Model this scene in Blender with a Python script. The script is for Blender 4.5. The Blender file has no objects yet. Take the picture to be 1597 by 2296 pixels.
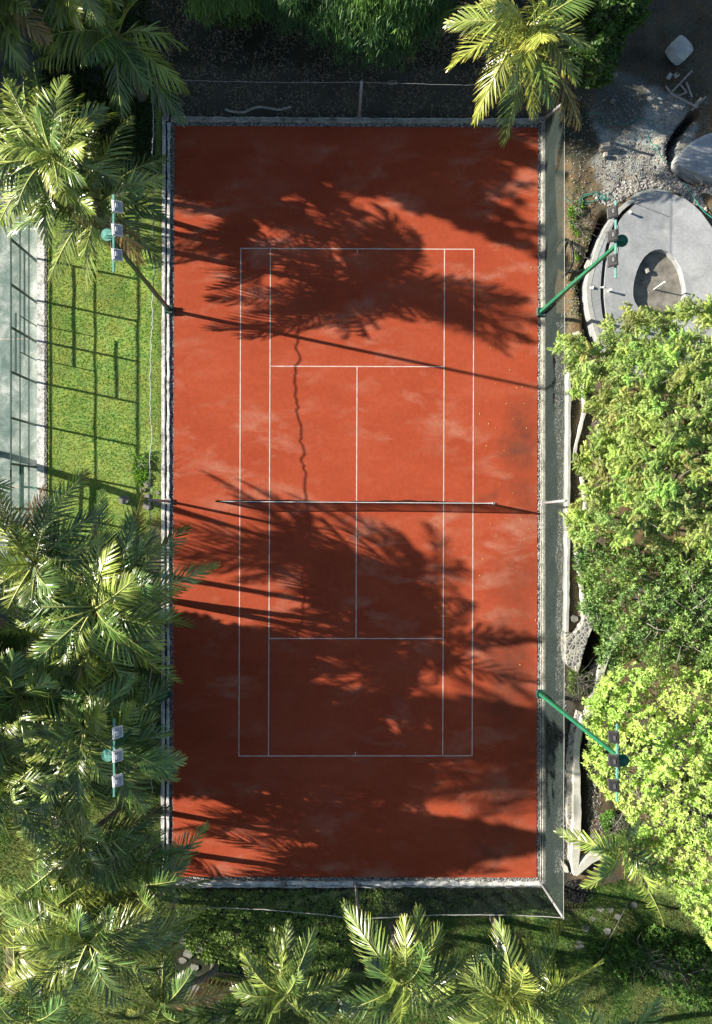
import bpy, bmesh, math, random
import numpy as np
from mathutils import Vector, Matrix
from mathutils.geometry import tessellate_polygon

# ------------------------------------------------------------------ basics
SC = bpy.context.scene
COL = SC.collection
S = 47.75            # photo units per metre on the ground
H = 32.0             # camera height
NX, NY = 740.0, 1142.0
rng = np.random.default_rng(7)
random.seed(7)
SUN_EL, SUN_DX, SUN_DY = math.radians(23.2), math.cos(math.radians(11.8)), -math.sin(math.radians(11.8))

def P(u, v, z=0.0):
    """world point of height z that the survey photo shows at (u, v)"""
    k = 1 - z / H
    u = NX + (u - NX) * k; v = NY + (v - NY) * k
    return Vector(((u - 798.5) / S, (1148 - v) / S, z))

def G(u, v, z=0.0):
    """world point from ground-plan coordinates"""
    return Vector(((u - 798.5) / S, (1148 - v) / S, z))

def tag(o, label=None, cat=None, group=None, kind=None):
    if label: o['label'] = label
    if cat: o['category'] = cat
    if group: o['group'] = group
    if kind: o['kind'] = kind
    return o

def empty(name, loc=(0, 0, 0), **k):
    o = bpy.data.objects.new(name, None); COL.objects.link(o); o.location = loc
    o.empty_display_size = .2
    return tag(o, **k)

def link(name, me, parent=None):
    o = bpy.data.objects.new(name, me); COL.objects.link(o)
    if parent is not None:
        o.parent = parent
        o.matrix_parent_inverse = Matrix.Translation(parent.location).inverted() if parent.parent is None else Matrix.Translation(wl(parent)).inverted()
    return o

def wl(o):
    return o.location.copy() if o.type == 'EMPTY' or o.parent is None else Vector((0, 0, 0))

def np_mesh(name, V, F, mat, parent=None, tint=None, smooth=False, mats=None, midx=None):
    """V (n,3) array, F (m,k) int array of equal-sized faces"""
    V = np.asarray(V, dtype=np.float32); F = np.asarray(F, dtype=np.int32)
    me = bpy.data.meshes.new(name)
    m, k = F.shape
    me.vertices.add(len(V)); me.vertices.foreach_set('co', V.ravel())
    me.loops.add(m * k); me.loops.foreach_set('vertex_index', F.ravel())
    me.polygons.add(m); me.polygons.foreach_set('loop_start', np.arange(0, m * k, k, dtype=np.int32))
    if smooth: me.polygons.foreach_set('use_smooth', np.ones(m, dtype=bool))
    for mt in (mats or [mat]): me.materials.append(mt)
    if midx is not None: me.polygons.foreach_set('material_index', np.asarray(midx, dtype=np.int32))
    if tint is not None:
        a = me.color_attributes.new('tint', 'FLOAT_COLOR', 'POINT')
        t = np.asarray(tint, dtype=np.float32)
        if t.ndim == 1: t = np.stack([t, t, t, np.ones_like(t)], 1)
        elif t.shape[1] == 3: t = np.concatenate([t, np.ones((len(t), 1), np.float32)], 1)
        a.data.foreach_set('color', t.ravel())
    me.update(calc_edges=True); me.validate()
    return link(name, me, parent)

class MB:
    """collects shapes; build() links them as one mesh object"""
    def __init__(s): s.v = []; s.f = []; s.m = []
    def add(s, vs, fs, m=0):
        n = len(s.v); s.v += [tuple(v) for v in vs]
        for f in fs: s.f.append(tuple(i + n for i in f)); s.m.append(m)
    def box(s, c, size, rz=0, m=0, R=None, bev=0.0):
        sx, sy, sz = [q / 2 for q in size]
        R = R or Matrix.Rotation(rz, 3, 'Z')
        b = min(bev, sx * .9, sy * .9, sz * .9)
        if b <= 0:
            vs = [Vector(c) + R @ Vector((x * sx, y * sy, z * sz)) for x in (-1, 1) for y in (-1, 1) for z in (-1, 1)]
            s.add(vs, [(0, 1, 3, 2), (4, 6, 7, 5), (0, 4, 5, 1), (2, 3, 7, 6), (0, 2, 6, 4), (1, 5, 7, 3)], m)
            return
        rings = []
        for (z, i) in ((-sz, b), (-sz + b, 0), (sz - b, 0), (sz, b)):
            x0, y0 = sx - i, sy - i
            e = b * .7 if i == 0 else b * .7
            rings.append([(x0, y0 - e, z), (x0 - e, y0, z), (-x0 + e, y0, z), (-x0, y0 - e, z), (-x0, -y0 + e, z), (-x0 + e, -y0, z), (x0 - e, -y0, z), (x0, -y0 + e, z)])
        vs = [Vector(c) + R @ Vector(p) for r in rings for p in r]
        fs = []
        for k in range(3):
            for j in range(8):
                fs.append((k * 8 + j, k * 8 + (j + 1) % 8, k * 8 + 8 + (j + 1) % 8, k * 8 + 8 + j))
        fs.append(tuple(reversed(range(8)))); fs.append(tuple(range(24, 32)))
        s.add(vs, fs, m)
    def tube(s, pts, r, n=8, m=0, cap=True, up=None):
        pts = [Vector(p) for p in pts]
        rs = r if hasattr(r, '__len__') else [r] * len(pts)
        vs = []; fs = []
        ref = Vector(up) if up else Vector((.13, .29, .95)).normalized()
        for i, p in enumerate(pts):
            d = (pts[min(i + 1, len(pts) - 1)] - pts[max(i - 1, 0)])
            d = d.normalized() if d.length > 1e-9 else Vector((0, 0, 1))
            a = d.cross(ref)
            if a.length < .05: a = d.cross(Vector((1, 0, 0)))
            a.normalize(); b = d.cross(a)
            for k in range(n):
                t = 2 * math.pi * (k + .5) / n
                vs.append(p + (a * math.cos(t) + b * math.sin(t)) * rs[i])
        for i in range(len(pts) - 1):
            for k in range(n):
                fs.append((i * n + k, i * n + (k + 1) % n, (i + 1) * n + (k + 1) % n, (i + 1) * n + k))
        if cap:
            fs.append(tuple(range(n))); fs.append(tuple(reversed(range((len(pts) - 1) * n, len(pts) * n))))
        s.add(vs, fs, m)
    def prism(s, outer, z0, z1, holes=(), m=0, zf=None):
        """vertical prism over a polygon (2-D world points) with holes; zf(x, y) gives an uneven top"""
        loops = [outer] + list(holes)
        polys = [[Vector((p[0], p[1], 0)) for p in lp] for lp in loops]
        flat = [p for lp in polys for p in lp]; n = len(flat)
        top = [Vector((p.x, p.y, (zf(p.x, p.y) if zf else z1))) for p in flat]
        bot = [Vector((p.x, p.y, z0)) for p in flat]
        fs = []
        for t in tessellate_polygon(polys):
            a, b, c = [flat[i] for i in t]
            if (b - a).cross(c - a).z < 0: t = (t[0], t[2], t[1])
            fs.append(tuple(t))
        i0 = 0
        for lp in polys:
            k = len(lp)
            for j in range(k): fs.append((i0 + j, i0 + (j + 1) % k, n + i0 + (j + 1) % k, n + i0 + j))
            i0 += k
        s.add(top + bot, fs, m)
    def build(s, name, mat, parent=None, smooth=False):
        me = bpy.data.meshes.new(name)
        me.from_pydata(s.v, [], s.f)
        for mt in (mat if isinstance(mat, (list, tuple)) else [mat]): me.materials.append(mt)
        me.polygons.foreach_set('material_index', s.m)
        if smooth: me.polygons.foreach_set('use_smooth', [True] * len(s.f))
        me.update()
        if len(s.f) < 6000:
            bm = bmesh.new(); bm.from_mesh(me); bmesh.ops.recalc_face_normals(bm, faces=bm.faces); bm.to_mesh(me); bm.free()
        return link(name, me, parent)

# ------------------------------------------------------------------ materials
def new_mat(name):
    m = bpy.data.materials.new(name); m.use_nodes = True
    nt = m.node_tree; nt.nodes.clear()
    return m, nt
def nd(nt, t, **k):
    n = nt.nodes.new(t)
    for a, b in k.items():
        if a in n.inputs.keys(): n.inputs[a].default_value = b
        else: setattr(n, a, b)
    return n
def ln(nt, a, b): nt.links.new(a, b)
def pos(nt):
    return nt.nodes.new('ShaderNodeNewGeometry').outputs['Position']
def noise(nt, scale, detail=4, rough=.55, vec=None, dist=0.0):
    n = nd(nt, 'ShaderNodeTexNoise', Scale=scale, Detail=detail, Roughness=rough, Distortion=dist)
    ln(nt, vec if vec is not None else pos(nt), n.inputs['Vector'])
    return n.outputs['Fac']
def ramp(nt, fac, stops):
    r = nt.nodes.new('ShaderNodeValToRGB'); e = r.color_ramp.elements
    while len(e) < len(stops): e.new(.5)
    for i, (p, c) in enumerate(stops):
        e[i].position = p; e[i].color = (c[0], c[1], c[2], 1) if hasattr(c, '__len__') else (c, c, c, 1)
    ln(nt, fac, r.inputs['Fac']); return r.outputs['Color']
def mix(nt, fac, a, b, mode='MIX'):
    m = nt.nodes.new('ShaderNodeMix'); m.data_type = 'RGBA'; m.blend_type = mode; m.clamp_factor = True
    for sock, v in ((m.inputs[0], fac), (m.inputs[6], a), (m.inputs[7], b)):
        if isinstance(v, (int, float)): sock.default_value = v
        elif isinstance(v, tuple): sock.default_value = (*v, 1) if len(v) == 3 else v
        else: ln(nt, v, sock)
    return m.outputs[2]
def bump(nt, h, strength=.5, dist=.02):
    b = nd(nt, 'ShaderNodeBump', Strength=strength, Distance=dist); ln(nt, h, b.inputs['Height']); return b.outputs['Normal']
def out(nt, sh):
    o = nt.nodes.new('ShaderNodeOutputMaterial'); ln(nt, sh, o.inputs['Surface'])
def princ(nt, col, rough=.8, spec=.3, normal=None, metal=0.0):
    p = nd(nt, 'ShaderNodeBsdfPrincipled', Roughness=rough, Metallic=metal)
    p.inputs['Specular IOR Level'].default_value = spec
    if isinstance(col, tuple): p.inputs['Base Color'].default_value = (*col, 1)
    else: ln(nt, col, p.inputs['Base Color'])
    if normal is not None: ln(nt, normal, p.inputs['Normal'])
    return p.outputs['BSDF']
def plain(name, c, c2=None, scale=8, rough=.7, spec=.3, bmp=0.0, metal=0.0, bs=30):
    m, nt = new_mat(name)
    c2 = c2 or tuple(q * .7 for q in c)
    col = ramp(nt, noise(nt, scale, 5), [(.3, c2), (.65, c)])
    nrm = bump(nt, noise(nt, bs, 4), bmp, .02) if bmp else None
    out(nt, princ(nt, col, rough, spec, nrm, metal)); return m
def leaf_mat(name, base, trans=.35, rough=.42, spec=.45, tcol=None):
    """leaf: diffuse + translucent, coloured by the leaf's own tint"""
    m, nt = new_mat(name)
    a = nd(nt, 'ShaderNodeVertexColor'); a.layer_name = 'tint'
    c = mix(nt, 1.0, base, a.outputs['Color'], 'MULTIPLY')
    p = princ(nt, c, rough, spec)
    t = nd(nt, 'ShaderNodeBsdfTranslucent')
    ln(nt, mix(nt, 1.0, tcol or tuple(min(1, q * s) for q, s in zip(base, (1.5, 1.6, .7))), a.outputs['Color'], 'MULTIPLY'), t.inputs['Color'])
    s = nd(nt, 'ShaderNodeMixShader', Fac=trans); ln(nt, p, s.inputs[1]); ln(nt, t.outputs[0], s.inputs[2])
    out(nt, s.outputs[0]); return m
def net_mat(name, col, alpha):
    m, nt = new_mat(name)
    w = nd(nt, 'ShaderNodeTexWave', Scale=2.2, Distortion=6.0, Detail=2.0); ln(nt, pos(nt), w.inputs['Vector'])
    n = noise(nt, 1.4, 3)
    # a woven net covers more of what is behind it the more obliquely it is crossed: 1 - open^(1/cos)
    g = nd(nt, 'ShaderNodeNewGeometry'); dp = nd(nt, 'ShaderNodeVectorMath', operation='DOT_PRODUCT'); ln(nt, g.outputs['Normal'], dp.inputs[0]); ln(nt, g.outputs['Incoming'], dp.inputs[1])
    ab = nd(nt, 'ShaderNodeMath', operation='ABSOLUTE'); ln(nt, dp.outputs['Value'], ab.inputs[0])
    mx = nd(nt, 'ShaderNodeMath', operation='MAXIMUM'); ln(nt, ab.outputs[0], mx.inputs[0]); mx.inputs[1].default_value = .12
    iv = nd(nt, 'ShaderNodeMath', operation='DIVIDE'); iv.inputs[0].default_value = 1; ln(nt, mx.outputs[0], iv.inputs[1])
    op = nd(nt, 'ShaderNodeMapRange'); op.inputs['To Min'].default_value = 1 - alpha * .7; op.inputs['To Max'].default_value = 1 - alpha * 1.3; ln(nt, n, op.inputs['Value'])
    pw = nd(nt, 'ShaderNodeMath', operation='POWER'); ln(nt, op.outputs[0], pw.inputs[0]); ln(nt, iv.outputs[0], pw.inputs[1])
    a = nd(nt, 'ShaderNodeMath', operation='SUBTRACT'); a.inputs[0].default_value = 1; ln(nt, pw.outputs[0], a.inputs[1])
    d = nd(nt, 'ShaderNodeBsdfDiffuse', Color=(*col, 1)); t = nd(nt, 'ShaderNodeBsdfTransparent')
    s = nd(nt, 'ShaderNodeMixShader'); ln(nt, a.outputs[0], s.inputs[0]); ln(nt, t.outputs[0], s.inputs[1]); ln(nt, d.outputs[0], s.inputs[2])
    out(nt, s.outputs[0]); return m

def ground_mat():
    m, nt = new_mat('ground_soil_and_turf')
    a = nd(nt, 'ShaderNodeVertexColor'); a.layer_name = 'tint'
    n1 = ramp(nt, noise(nt, .55, 6), [(.25, .62), (.75, 1.35)])
    n2 = ramp(nt, noise(nt, 9, 6, .7), [(.25, .45), (.75, 1.5)])
    n3 = ramp(nt, noise(nt, 38, 3, .7), [(.3, .6), (.7, 1.35)])
    c = mix(nt, 1.0, a.outputs['Color'], n1, 'MULTIPLY')
    c = mix(nt, 1.0, c, n2, 'MULTIPLY'); c = mix(nt, 1.0, c, n3, 'MULTIPLY')
    hue = ramp(nt, noise(nt, 1.7, 4), [(.35, (1.12, 1.0, .8)), (.65, (.85, 1.02, 1.05))])
    c = mix(nt, .8, c, mix(nt, 1.0, c, hue, 'MULTIPLY'))
    h = noise(nt, 14, 6, .75)
    out(nt, princ(nt, c, .95, .1, bump(nt, h, .6, .025))); return m

def court_mat():
    m, nt = new_mat('red_clay')
    p = pos(nt)
    mp = nd(nt, 'ShaderNodeMapping'); mp.inputs['Scale'].default_value = (.45, 1.0, 1); ln(nt, p, mp.inputs['Vector'])
    base = ramp(nt, noise(nt, .55, 7, .6, mp.outputs[0]), [(.3, (.30, .050, .020)), (.55, (.345, .064, .027)), (.75, (.375, .080, .037))])
    # pale dusty drag marks
    dust = ramp(nt, noise(nt, .8, 8, .66, mp.outputs[0], .35), [(.50, 0.0), (.70, 1.0)])
    big = ramp(nt, noise(nt, .2, 3, .5), [(.42, .1), (.58, 1.0)])
    f = mix(nt, 1.0, dust, big, 'MULTIPLY')
    c = mix(nt, f, base, (.42, .165, .105))
    fine = ramp(nt, noise(nt, 70, 2, .7), [(.3, .82), (.7, 1.16)])
    mid = ramp(nt, noise(nt, 5, 5, .6), [(.3, .90), (.7, 1.08)])
    c = mix(nt, 1.0, c, fine, 'MULTIPLY'); c = mix(nt, 1.0, c, mid, 'MULTIPLY')
    # damp, mildewed clay near the east edge: blotches with a place of their own
    tot = None
    sep = nd(nt, 'ShaderNodeSeparateXYZ'); 
    nv = nd(nt, 'ShaderNodeTexNoise', Scale=.6, Detail=5); ln(nt, p, nv.inputs['Vector'])
    vm = nd(nt, 'ShaderNodeVectorMath', operation='MULTIPLY_ADD')
    ln(nt, nv.outputs['Color'], vm.inputs[0]); vm.inputs[1].default_value = (2.4, 2.4, 0); ln(nt, p, vm.inputs[2])
    for (u, v, ru, rv, st) in ((1165, 985, 46, 85, .85), (1175, 1120, 45, 80, .5), (1100, 1112, 26, 16, .55), (1160, 1330, 60, 110, .55), (1140, 1500, 60, 150, .9), (1130, 1830, 75, 110, .5), (1090, 1925, 45, 40, .8), (1170, 1700, 50, 120, .4), (1180, 300, 60, 25, .5), (680, 690, 60, 40, .25), (410, 1370, 22, 14, .3), (870, 1128, 60, 7, .35)):
        g = G(u, v)
        mm = nd(nt, 'ShaderNodeMapping'); mm.vector_type = 'POINT'
        sx, sy = S / ru, S / rv
        mm.inputs['Scale'].default_value = (sx, sy, 0); mm.inputs['Location'].default_value = (-(g.x + 1.2) * sx, -(g.y + 1.2) * sy, 0)
        ln(nt, vm.outputs[0], mm.inputs['Vector'])
        l = nd(nt, 'ShaderNodeVectorMath', operation='LENGTH'); ln(nt, mm.outputs[0], l.inputs[0])
        r = nd(nt, 'ShaderNodeMapRange', interpolation_type='SMOOTHSTEP'); r.inputs['From Min'].default_value = .2; r.inputs['From Max'].default_value = 1.5
        r.inputs['To Min'].default_value = st; r.inputs['To Max'].default_value = 0
        ln(nt, l.outputs['Value'], r.inputs['Value'])
        if tot is None: tot = r.outputs[0]
        else:
            ad = nd(nt, 'ShaderNodeMath', operation='MAXIMUM'); ln(nt, tot, ad.inputs[0]); ln(nt, r.outputs[0], ad.inputs[1]); tot = ad.outputs[0]
    brk = ramp(nt, noise(nt, 2.2, 6, .7), [(.3, .45), (.6, 1.0)])
    tot = mix(nt, 1.0, tot, brk, 'MULTIPLY')
    c = mix(nt, tot, c, mix(nt, noise(nt, 1.5, 4), (.15, .030, .016), (.11, .050, .032)))
    out(nt, princ(nt, c, .92, .12, bump(nt, noise(nt, 60, 3), .25, .004))); return m

def gravel_mat():
    m, nt = new_mat('dark_gravel')
    v = nd(nt, 'ShaderNodeTexVoronoi', Scale=16.0); ln(nt, pos(nt), v.inputs['Vector'])
    sep = nd(nt, 'ShaderNodeSeparateColor'); ln(nt, v.outputs['Color'], sep.inputs[0])
    c = ramp(nt, sep.outputs[0], [(0, (.02, .02, .02)), (.45, (.12, .12, .115)), (.8, (.28, .27, .25)), (1.0, (.55, .54, .5))])
    out(nt, princ(nt, c, .9, .2, bump(nt, v.outputs['Distance'], 1.0, .05))); return m

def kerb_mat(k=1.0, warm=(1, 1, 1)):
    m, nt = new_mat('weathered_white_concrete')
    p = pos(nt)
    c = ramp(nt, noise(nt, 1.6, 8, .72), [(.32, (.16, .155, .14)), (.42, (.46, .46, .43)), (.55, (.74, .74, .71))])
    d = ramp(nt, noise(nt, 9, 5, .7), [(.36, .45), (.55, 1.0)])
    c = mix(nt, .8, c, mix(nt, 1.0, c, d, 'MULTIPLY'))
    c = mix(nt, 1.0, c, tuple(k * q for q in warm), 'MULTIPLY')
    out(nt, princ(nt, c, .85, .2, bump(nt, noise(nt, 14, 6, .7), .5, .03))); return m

def concrete_mat(name, a, b, dark):
    m, nt = new_mat(name)
    c = ramp(nt, noise(nt, .9, 7, .65), [(.3, b), (.62, a)])
    c2 = ramp(nt, noise(nt, 7, 6, .7), [(.3, .82), (.7, 1.1)])
    c = mix(nt, 1.0, c, c2, 'MULTIPLY')
    st = ramp(nt, noise(nt, .5, 5, .6, None, .8), [(.58, 0.0), (.72, .8)])
    c = mix(nt, st, c, dark)
    out(nt, princ(nt, c, .85, .2, bump(nt, noise(nt, 20, 5, .7), .3, .01))); return m

def stonewall_mat(name):
    m, nt = new_mat(name)
    v = nd(nt, 'ShaderNodeTexVoronoi', Scale=5.5, feature='DISTANCE_TO_EDGE'); ln(nt, pos(nt), v.inputs['Vector'])
    v2 = nd(nt, 'ShaderNodeTexVoronoi', Scale=5.5); ln(nt, pos(nt), v2.inputs['Vector'])
    sep = nd(nt, 'ShaderNodeSeparateColor'); ln(nt, v2.outputs['Color'], sep.inputs[0])
    st = ramp(nt, sep.outputs[0], [(0, (.10, .10, .10)), (.5, (.26, .26, .25)), (1, (.5, .46, .36))])
    e = ramp(nt, v.outputs['Distance'], [(.03, 0.0), (.09, 1.0)])
    c = mix(nt, e, (.52, .5, .43), st)
    out(nt, princ(nt, c, .85, .2, bump(nt, v.outputs['Distance'], .8, .08))); return m

def bark_mat(name, a, b, ring=9.0):
    m, nt = new_mat(name)
    w = nd(nt, 'ShaderNodeTexWave', Scale=ring, Distortion=1.5, Detail=3.0, bands_direction='Z'); ln(nt, pos(nt), w.inputs['Vector'])
    c = mix(nt, w.outputs['Fac'], a, b)
    c = mix(nt, noise(nt, 6, 5), c, tuple(q * .5 for q in a))
    out(nt, princ(nt, c, .9, .15, bump(nt, w.outputs['Fac'], .6, .03))); return m

def padel_mat():
    m, nt = new_mat('pale_padel_turf')
    c = ramp(nt, noise(nt, 1.1, 7, .7, None, .5), [(.34, (.10, .155, .135)), (.5, (.20, .25, .225)), (.7, (.48, .51, .47))])
    c = mix(nt, 1.0, c, ramp(nt, noise(nt, 24, 3), [(.3, .75), (.7, 1.2)]), 'MULTIPLY')
    out(nt, princ(nt, c, .9, .2)); return m

M = {}
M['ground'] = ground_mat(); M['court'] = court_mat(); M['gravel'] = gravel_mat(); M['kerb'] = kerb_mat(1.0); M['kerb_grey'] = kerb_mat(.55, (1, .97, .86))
M['line'] = plain('white_line_paint', (.62, .53, .46), (.46, .33, .27), 3, .85)
M['deck'] = concrete_mat('screeded_concrete', (.40, .41, .41), (.27, .28, .28), (.50, .50, .48))
M['rim'] = concrete_mat('pale_concrete_rim', (.52, .52, .47), (.34, .34, .31), (.42, .40, .33))
M['whitewall'] = concrete_mat('whitewashed_render', (.70, .68, .58), (.48, .46, .38), (.38, .36, .29))
M['stonewall'] = stonewall_mat('rubble_stone_wall')
M['padel'] = padel_mat()
M['green'] = plain('green_painted_steel', (.020, .17, .085), (.012, .12, .06), 4, .45, .5)
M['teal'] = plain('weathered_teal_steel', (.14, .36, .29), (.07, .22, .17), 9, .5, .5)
M['darkgreen'] = plain('dark_green_steel', (.012, .055, .04), (.008, .04, .03), 5, .5, .5)
M['pipe'] = plain('grey_fence_pipe', (.33, .33, .33), (.22, .22, .22), 7, .6, .4)
M['wire'] = plain('pale_rope', (.42, .42, .39), (.28, .28, .26), 9, .8)
M['lampbody'] = plain('grey_cast_aluminium', (.30, .30, .31), (.18, .18, .19), 20, .4, .5, 0, .3)
M['lampglass'] = plain('lamp_glass', (.06, .065, .07), (.05, .05, .055), 4, .1, .8)
M['black'] = plain('black_plastic', (.018, .018, .018), (.012, .012, .012), 9, .5, .4)
M['void'] = plain('dark_wet_soil', (.022, .019, .015), (.012, .011, .009), 9, .9, .1)
M['rubberhose'] = plain('turquoise_garden_hose', (.04, .33, .25), (.03, .25, .19), 9, .5, .4)
M['whitepvc'] = plain('white_pvc', (.72, .72, .68), (.6, .6, .56), 9, .5, .4)
M['wood'] = plain('grey_site_timber', (.42, .37, .31), (.24, .20, .17), 6, .85, .1, .3)
M['tank'] = plain('pale_blue_grey_plastic', (.42, .46, .46), (.30, .33, .33), 5, .6, .3)
M['block'] = plain('sandy_cement_block', (.48, .44, .36), (.34, .31, .26), 9, .9, .1, .4)
M['stone'] = plain('pale_flat_stone', (.25, .245, .21), (.16, .155, .13), 5, .9, .1, .5)
M['rock'] = plain('broken_rubble', (.40, .39, .36), (.20, .19, .17), 3, .9, .1, .5)
M['bark'] = bark_mat('palm_bark', (.19, .17, .15), (.30, .28, .25))
M['bark2'] = bark_mat('grey_bark', (.22, .20, .17), (.30, .28, .25), 3)
M['driftwood'] = plain('bleached_driftwood', (.44, .42, .38), (.26, .25, .22), 6, .85, .1, .4)
M['rachis'] = plain('yellow_green_midrib', (.40, .40, .12), (.27, .31, .08), 6, .5, .4)
M['palmleaf'] = leaf_mat('palm_leaflet', (.19, .255, .06), .10, .30, .8)
M['deadleaf'] = leaf_mat('dry_palm_leaflet', (.36, .25, .13), .2, .7, .2)
M['pinnate'] = leaf_mat('light_green_pinnate_leaf', (.29, .385, .095), .22, .45, .4)
M['smallleaf'] = leaf_mat('mid_green_small_leaf', (.21, .31, .075), .2, .42, .45)
M['yellowleaf'] = leaf_mat('yellow_green_new_leaf', (.64, .70, .19), .25, .5, .35)
M['bambooleaf'] = leaf_mat('bamboo_leaf', (.12, .20, .06), .25, .45, .4)
M['darkleaf'] = leaf_mat('dark_green_leaf', (.055, .105, .025), .3, .42, .45)
M['turf'] = leaf_mat('turf_blade', (.31, .38, .13), .4, .7, .15)
M['litter'] = leaf_mat('dry_leaf_litter', (.30, .27, .22), .1, .8, .15)
M['creeper'] = leaf_mat('creeper_leaf', (.16, .24, .06), .3, .5, .35)
M['twig'] = plain('pale_twig', (.33, .31, .27), (.22, .2, .17), 5, .9, .1)
M['net_left'] = net_mat('fine_fence_netting', (.05, .065, .055), .03)
M['net_dense'] = net_mat('green_fence_netting', (.045, .06, .055), .17)
M['net_mid'] = net_mat('sparse_green_fence_netting', (.07, .09, .08), .08)
M['net_court'] = net_mat('tennis_net_mesh', (.02, .02, .02), .26)
M['net_padel'] = net_mat('padel_cage_mesh', (.62, .66, .63), .09)
M['band'] = plain('white_net_band', (.62, .62, .62), (.45, .45, .45), 5, .8)

# ------------------------------------------------------------------ terrain
def in_poly(U, V, poly):
    c = np.zeros(U.shape, bool); n = len(poly); j = n - 1
    for i in range(n):
        xi, yi = poly[i]; xj, yj = poly[j]
        with np.errstate(divide='ignore', invalid='ignore'):
            k = ((yi > V) != (yj > V)) & (U < (xj - xi) * (V - yi) / (yj - yi + 1e-12) + xi)
        c ^= k; j = i
    return c
def wob(U, V, a=6.0, f=.03, ph=0):
    return a * (np.sin(U * f * 1.7 + V * f * 1.1 + ph) + .6 * np.sin(V * f * 2.9 - U * f * .7 + 2 * ph) + .4 * np.sin((U + V) * f * 5.1 + ph))
_ng = np.random.default_rng(3).random((97, 89))
def vnoise(U, V, f):
    x = np.asarray(U) * f; y = np.asarray(V) * f; xi = np.floor(x).astype(int); yi = np.floor(y).astype(int); a = x - xi; b = y - yi
    a = a * a * (3 - 2 * a); b = b * b * (3 - 2 * b); g = lambda i, j: _ng[i % 97, j % 89]
    return (g(xi, yi) * (1 - a) + g(xi + 1, yi) * a) * (1 - b) + (g(xi, yi + 1) * (1 - a) + g(xi + 1, yi + 1) * a) * b - .5
def dist_line(U, V, pts):
    d = np.full(U.shape, 1e9)
    for (x0, y0), (x1, y1) in zip(pts[:-1], pts[1:]):
        L = (x1 - x0) ** 2 + (y1 - y0) ** 2 + 1e-9
        t = np.clip(((U - x0) * (x1 - x0) + (V - y0) * (y1 - y0)) / L, 0, 1)
        d = np.minimum(d, np.hypot(U - x0 - t * (x1 - x0), V - y0 - t * (y1 - y0)))
    return d

C5 = lambda x, y: (1148.7 + .2808 * x, 392.4 + .2808 * y)
C8 = lambda x, y: (1148.7 + .2808 * x, 784.8 + .2808 * y)
C9 = lambda x, y: (1148.7 + .2808 * x, 1177 + .2808 * y)
CB = lambda x, y: (1148.7 + .2808 * x, 1569.7 + .2808 * y)
C3 = lambda x, y: (1009 + .3682 * x, .3682 * y)

DITCHES = [([C5(745, 330), C5(690, 470), C5(640, 620), C5(585, 760), C5(560, 900), C5(575, 1040), C5(600, 1150), C5(640, 1300)], 10, 1.0),
           ([C9(690, 820), C9(640, 950), C9(620, 1060), C9(600, 1170)], 19, 1.5),
           ([CB(600, 300), CB(575, 450), CB(572, 700), CB(572, 900), CB(562, 1180)], 9, .8),
           ([C3(1480, 700), C3(1400, 800), C3(1345, 900), C3(1350, 990), C3(1420, 1080), C3(1500, 1110)], 10, .9)]

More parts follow.
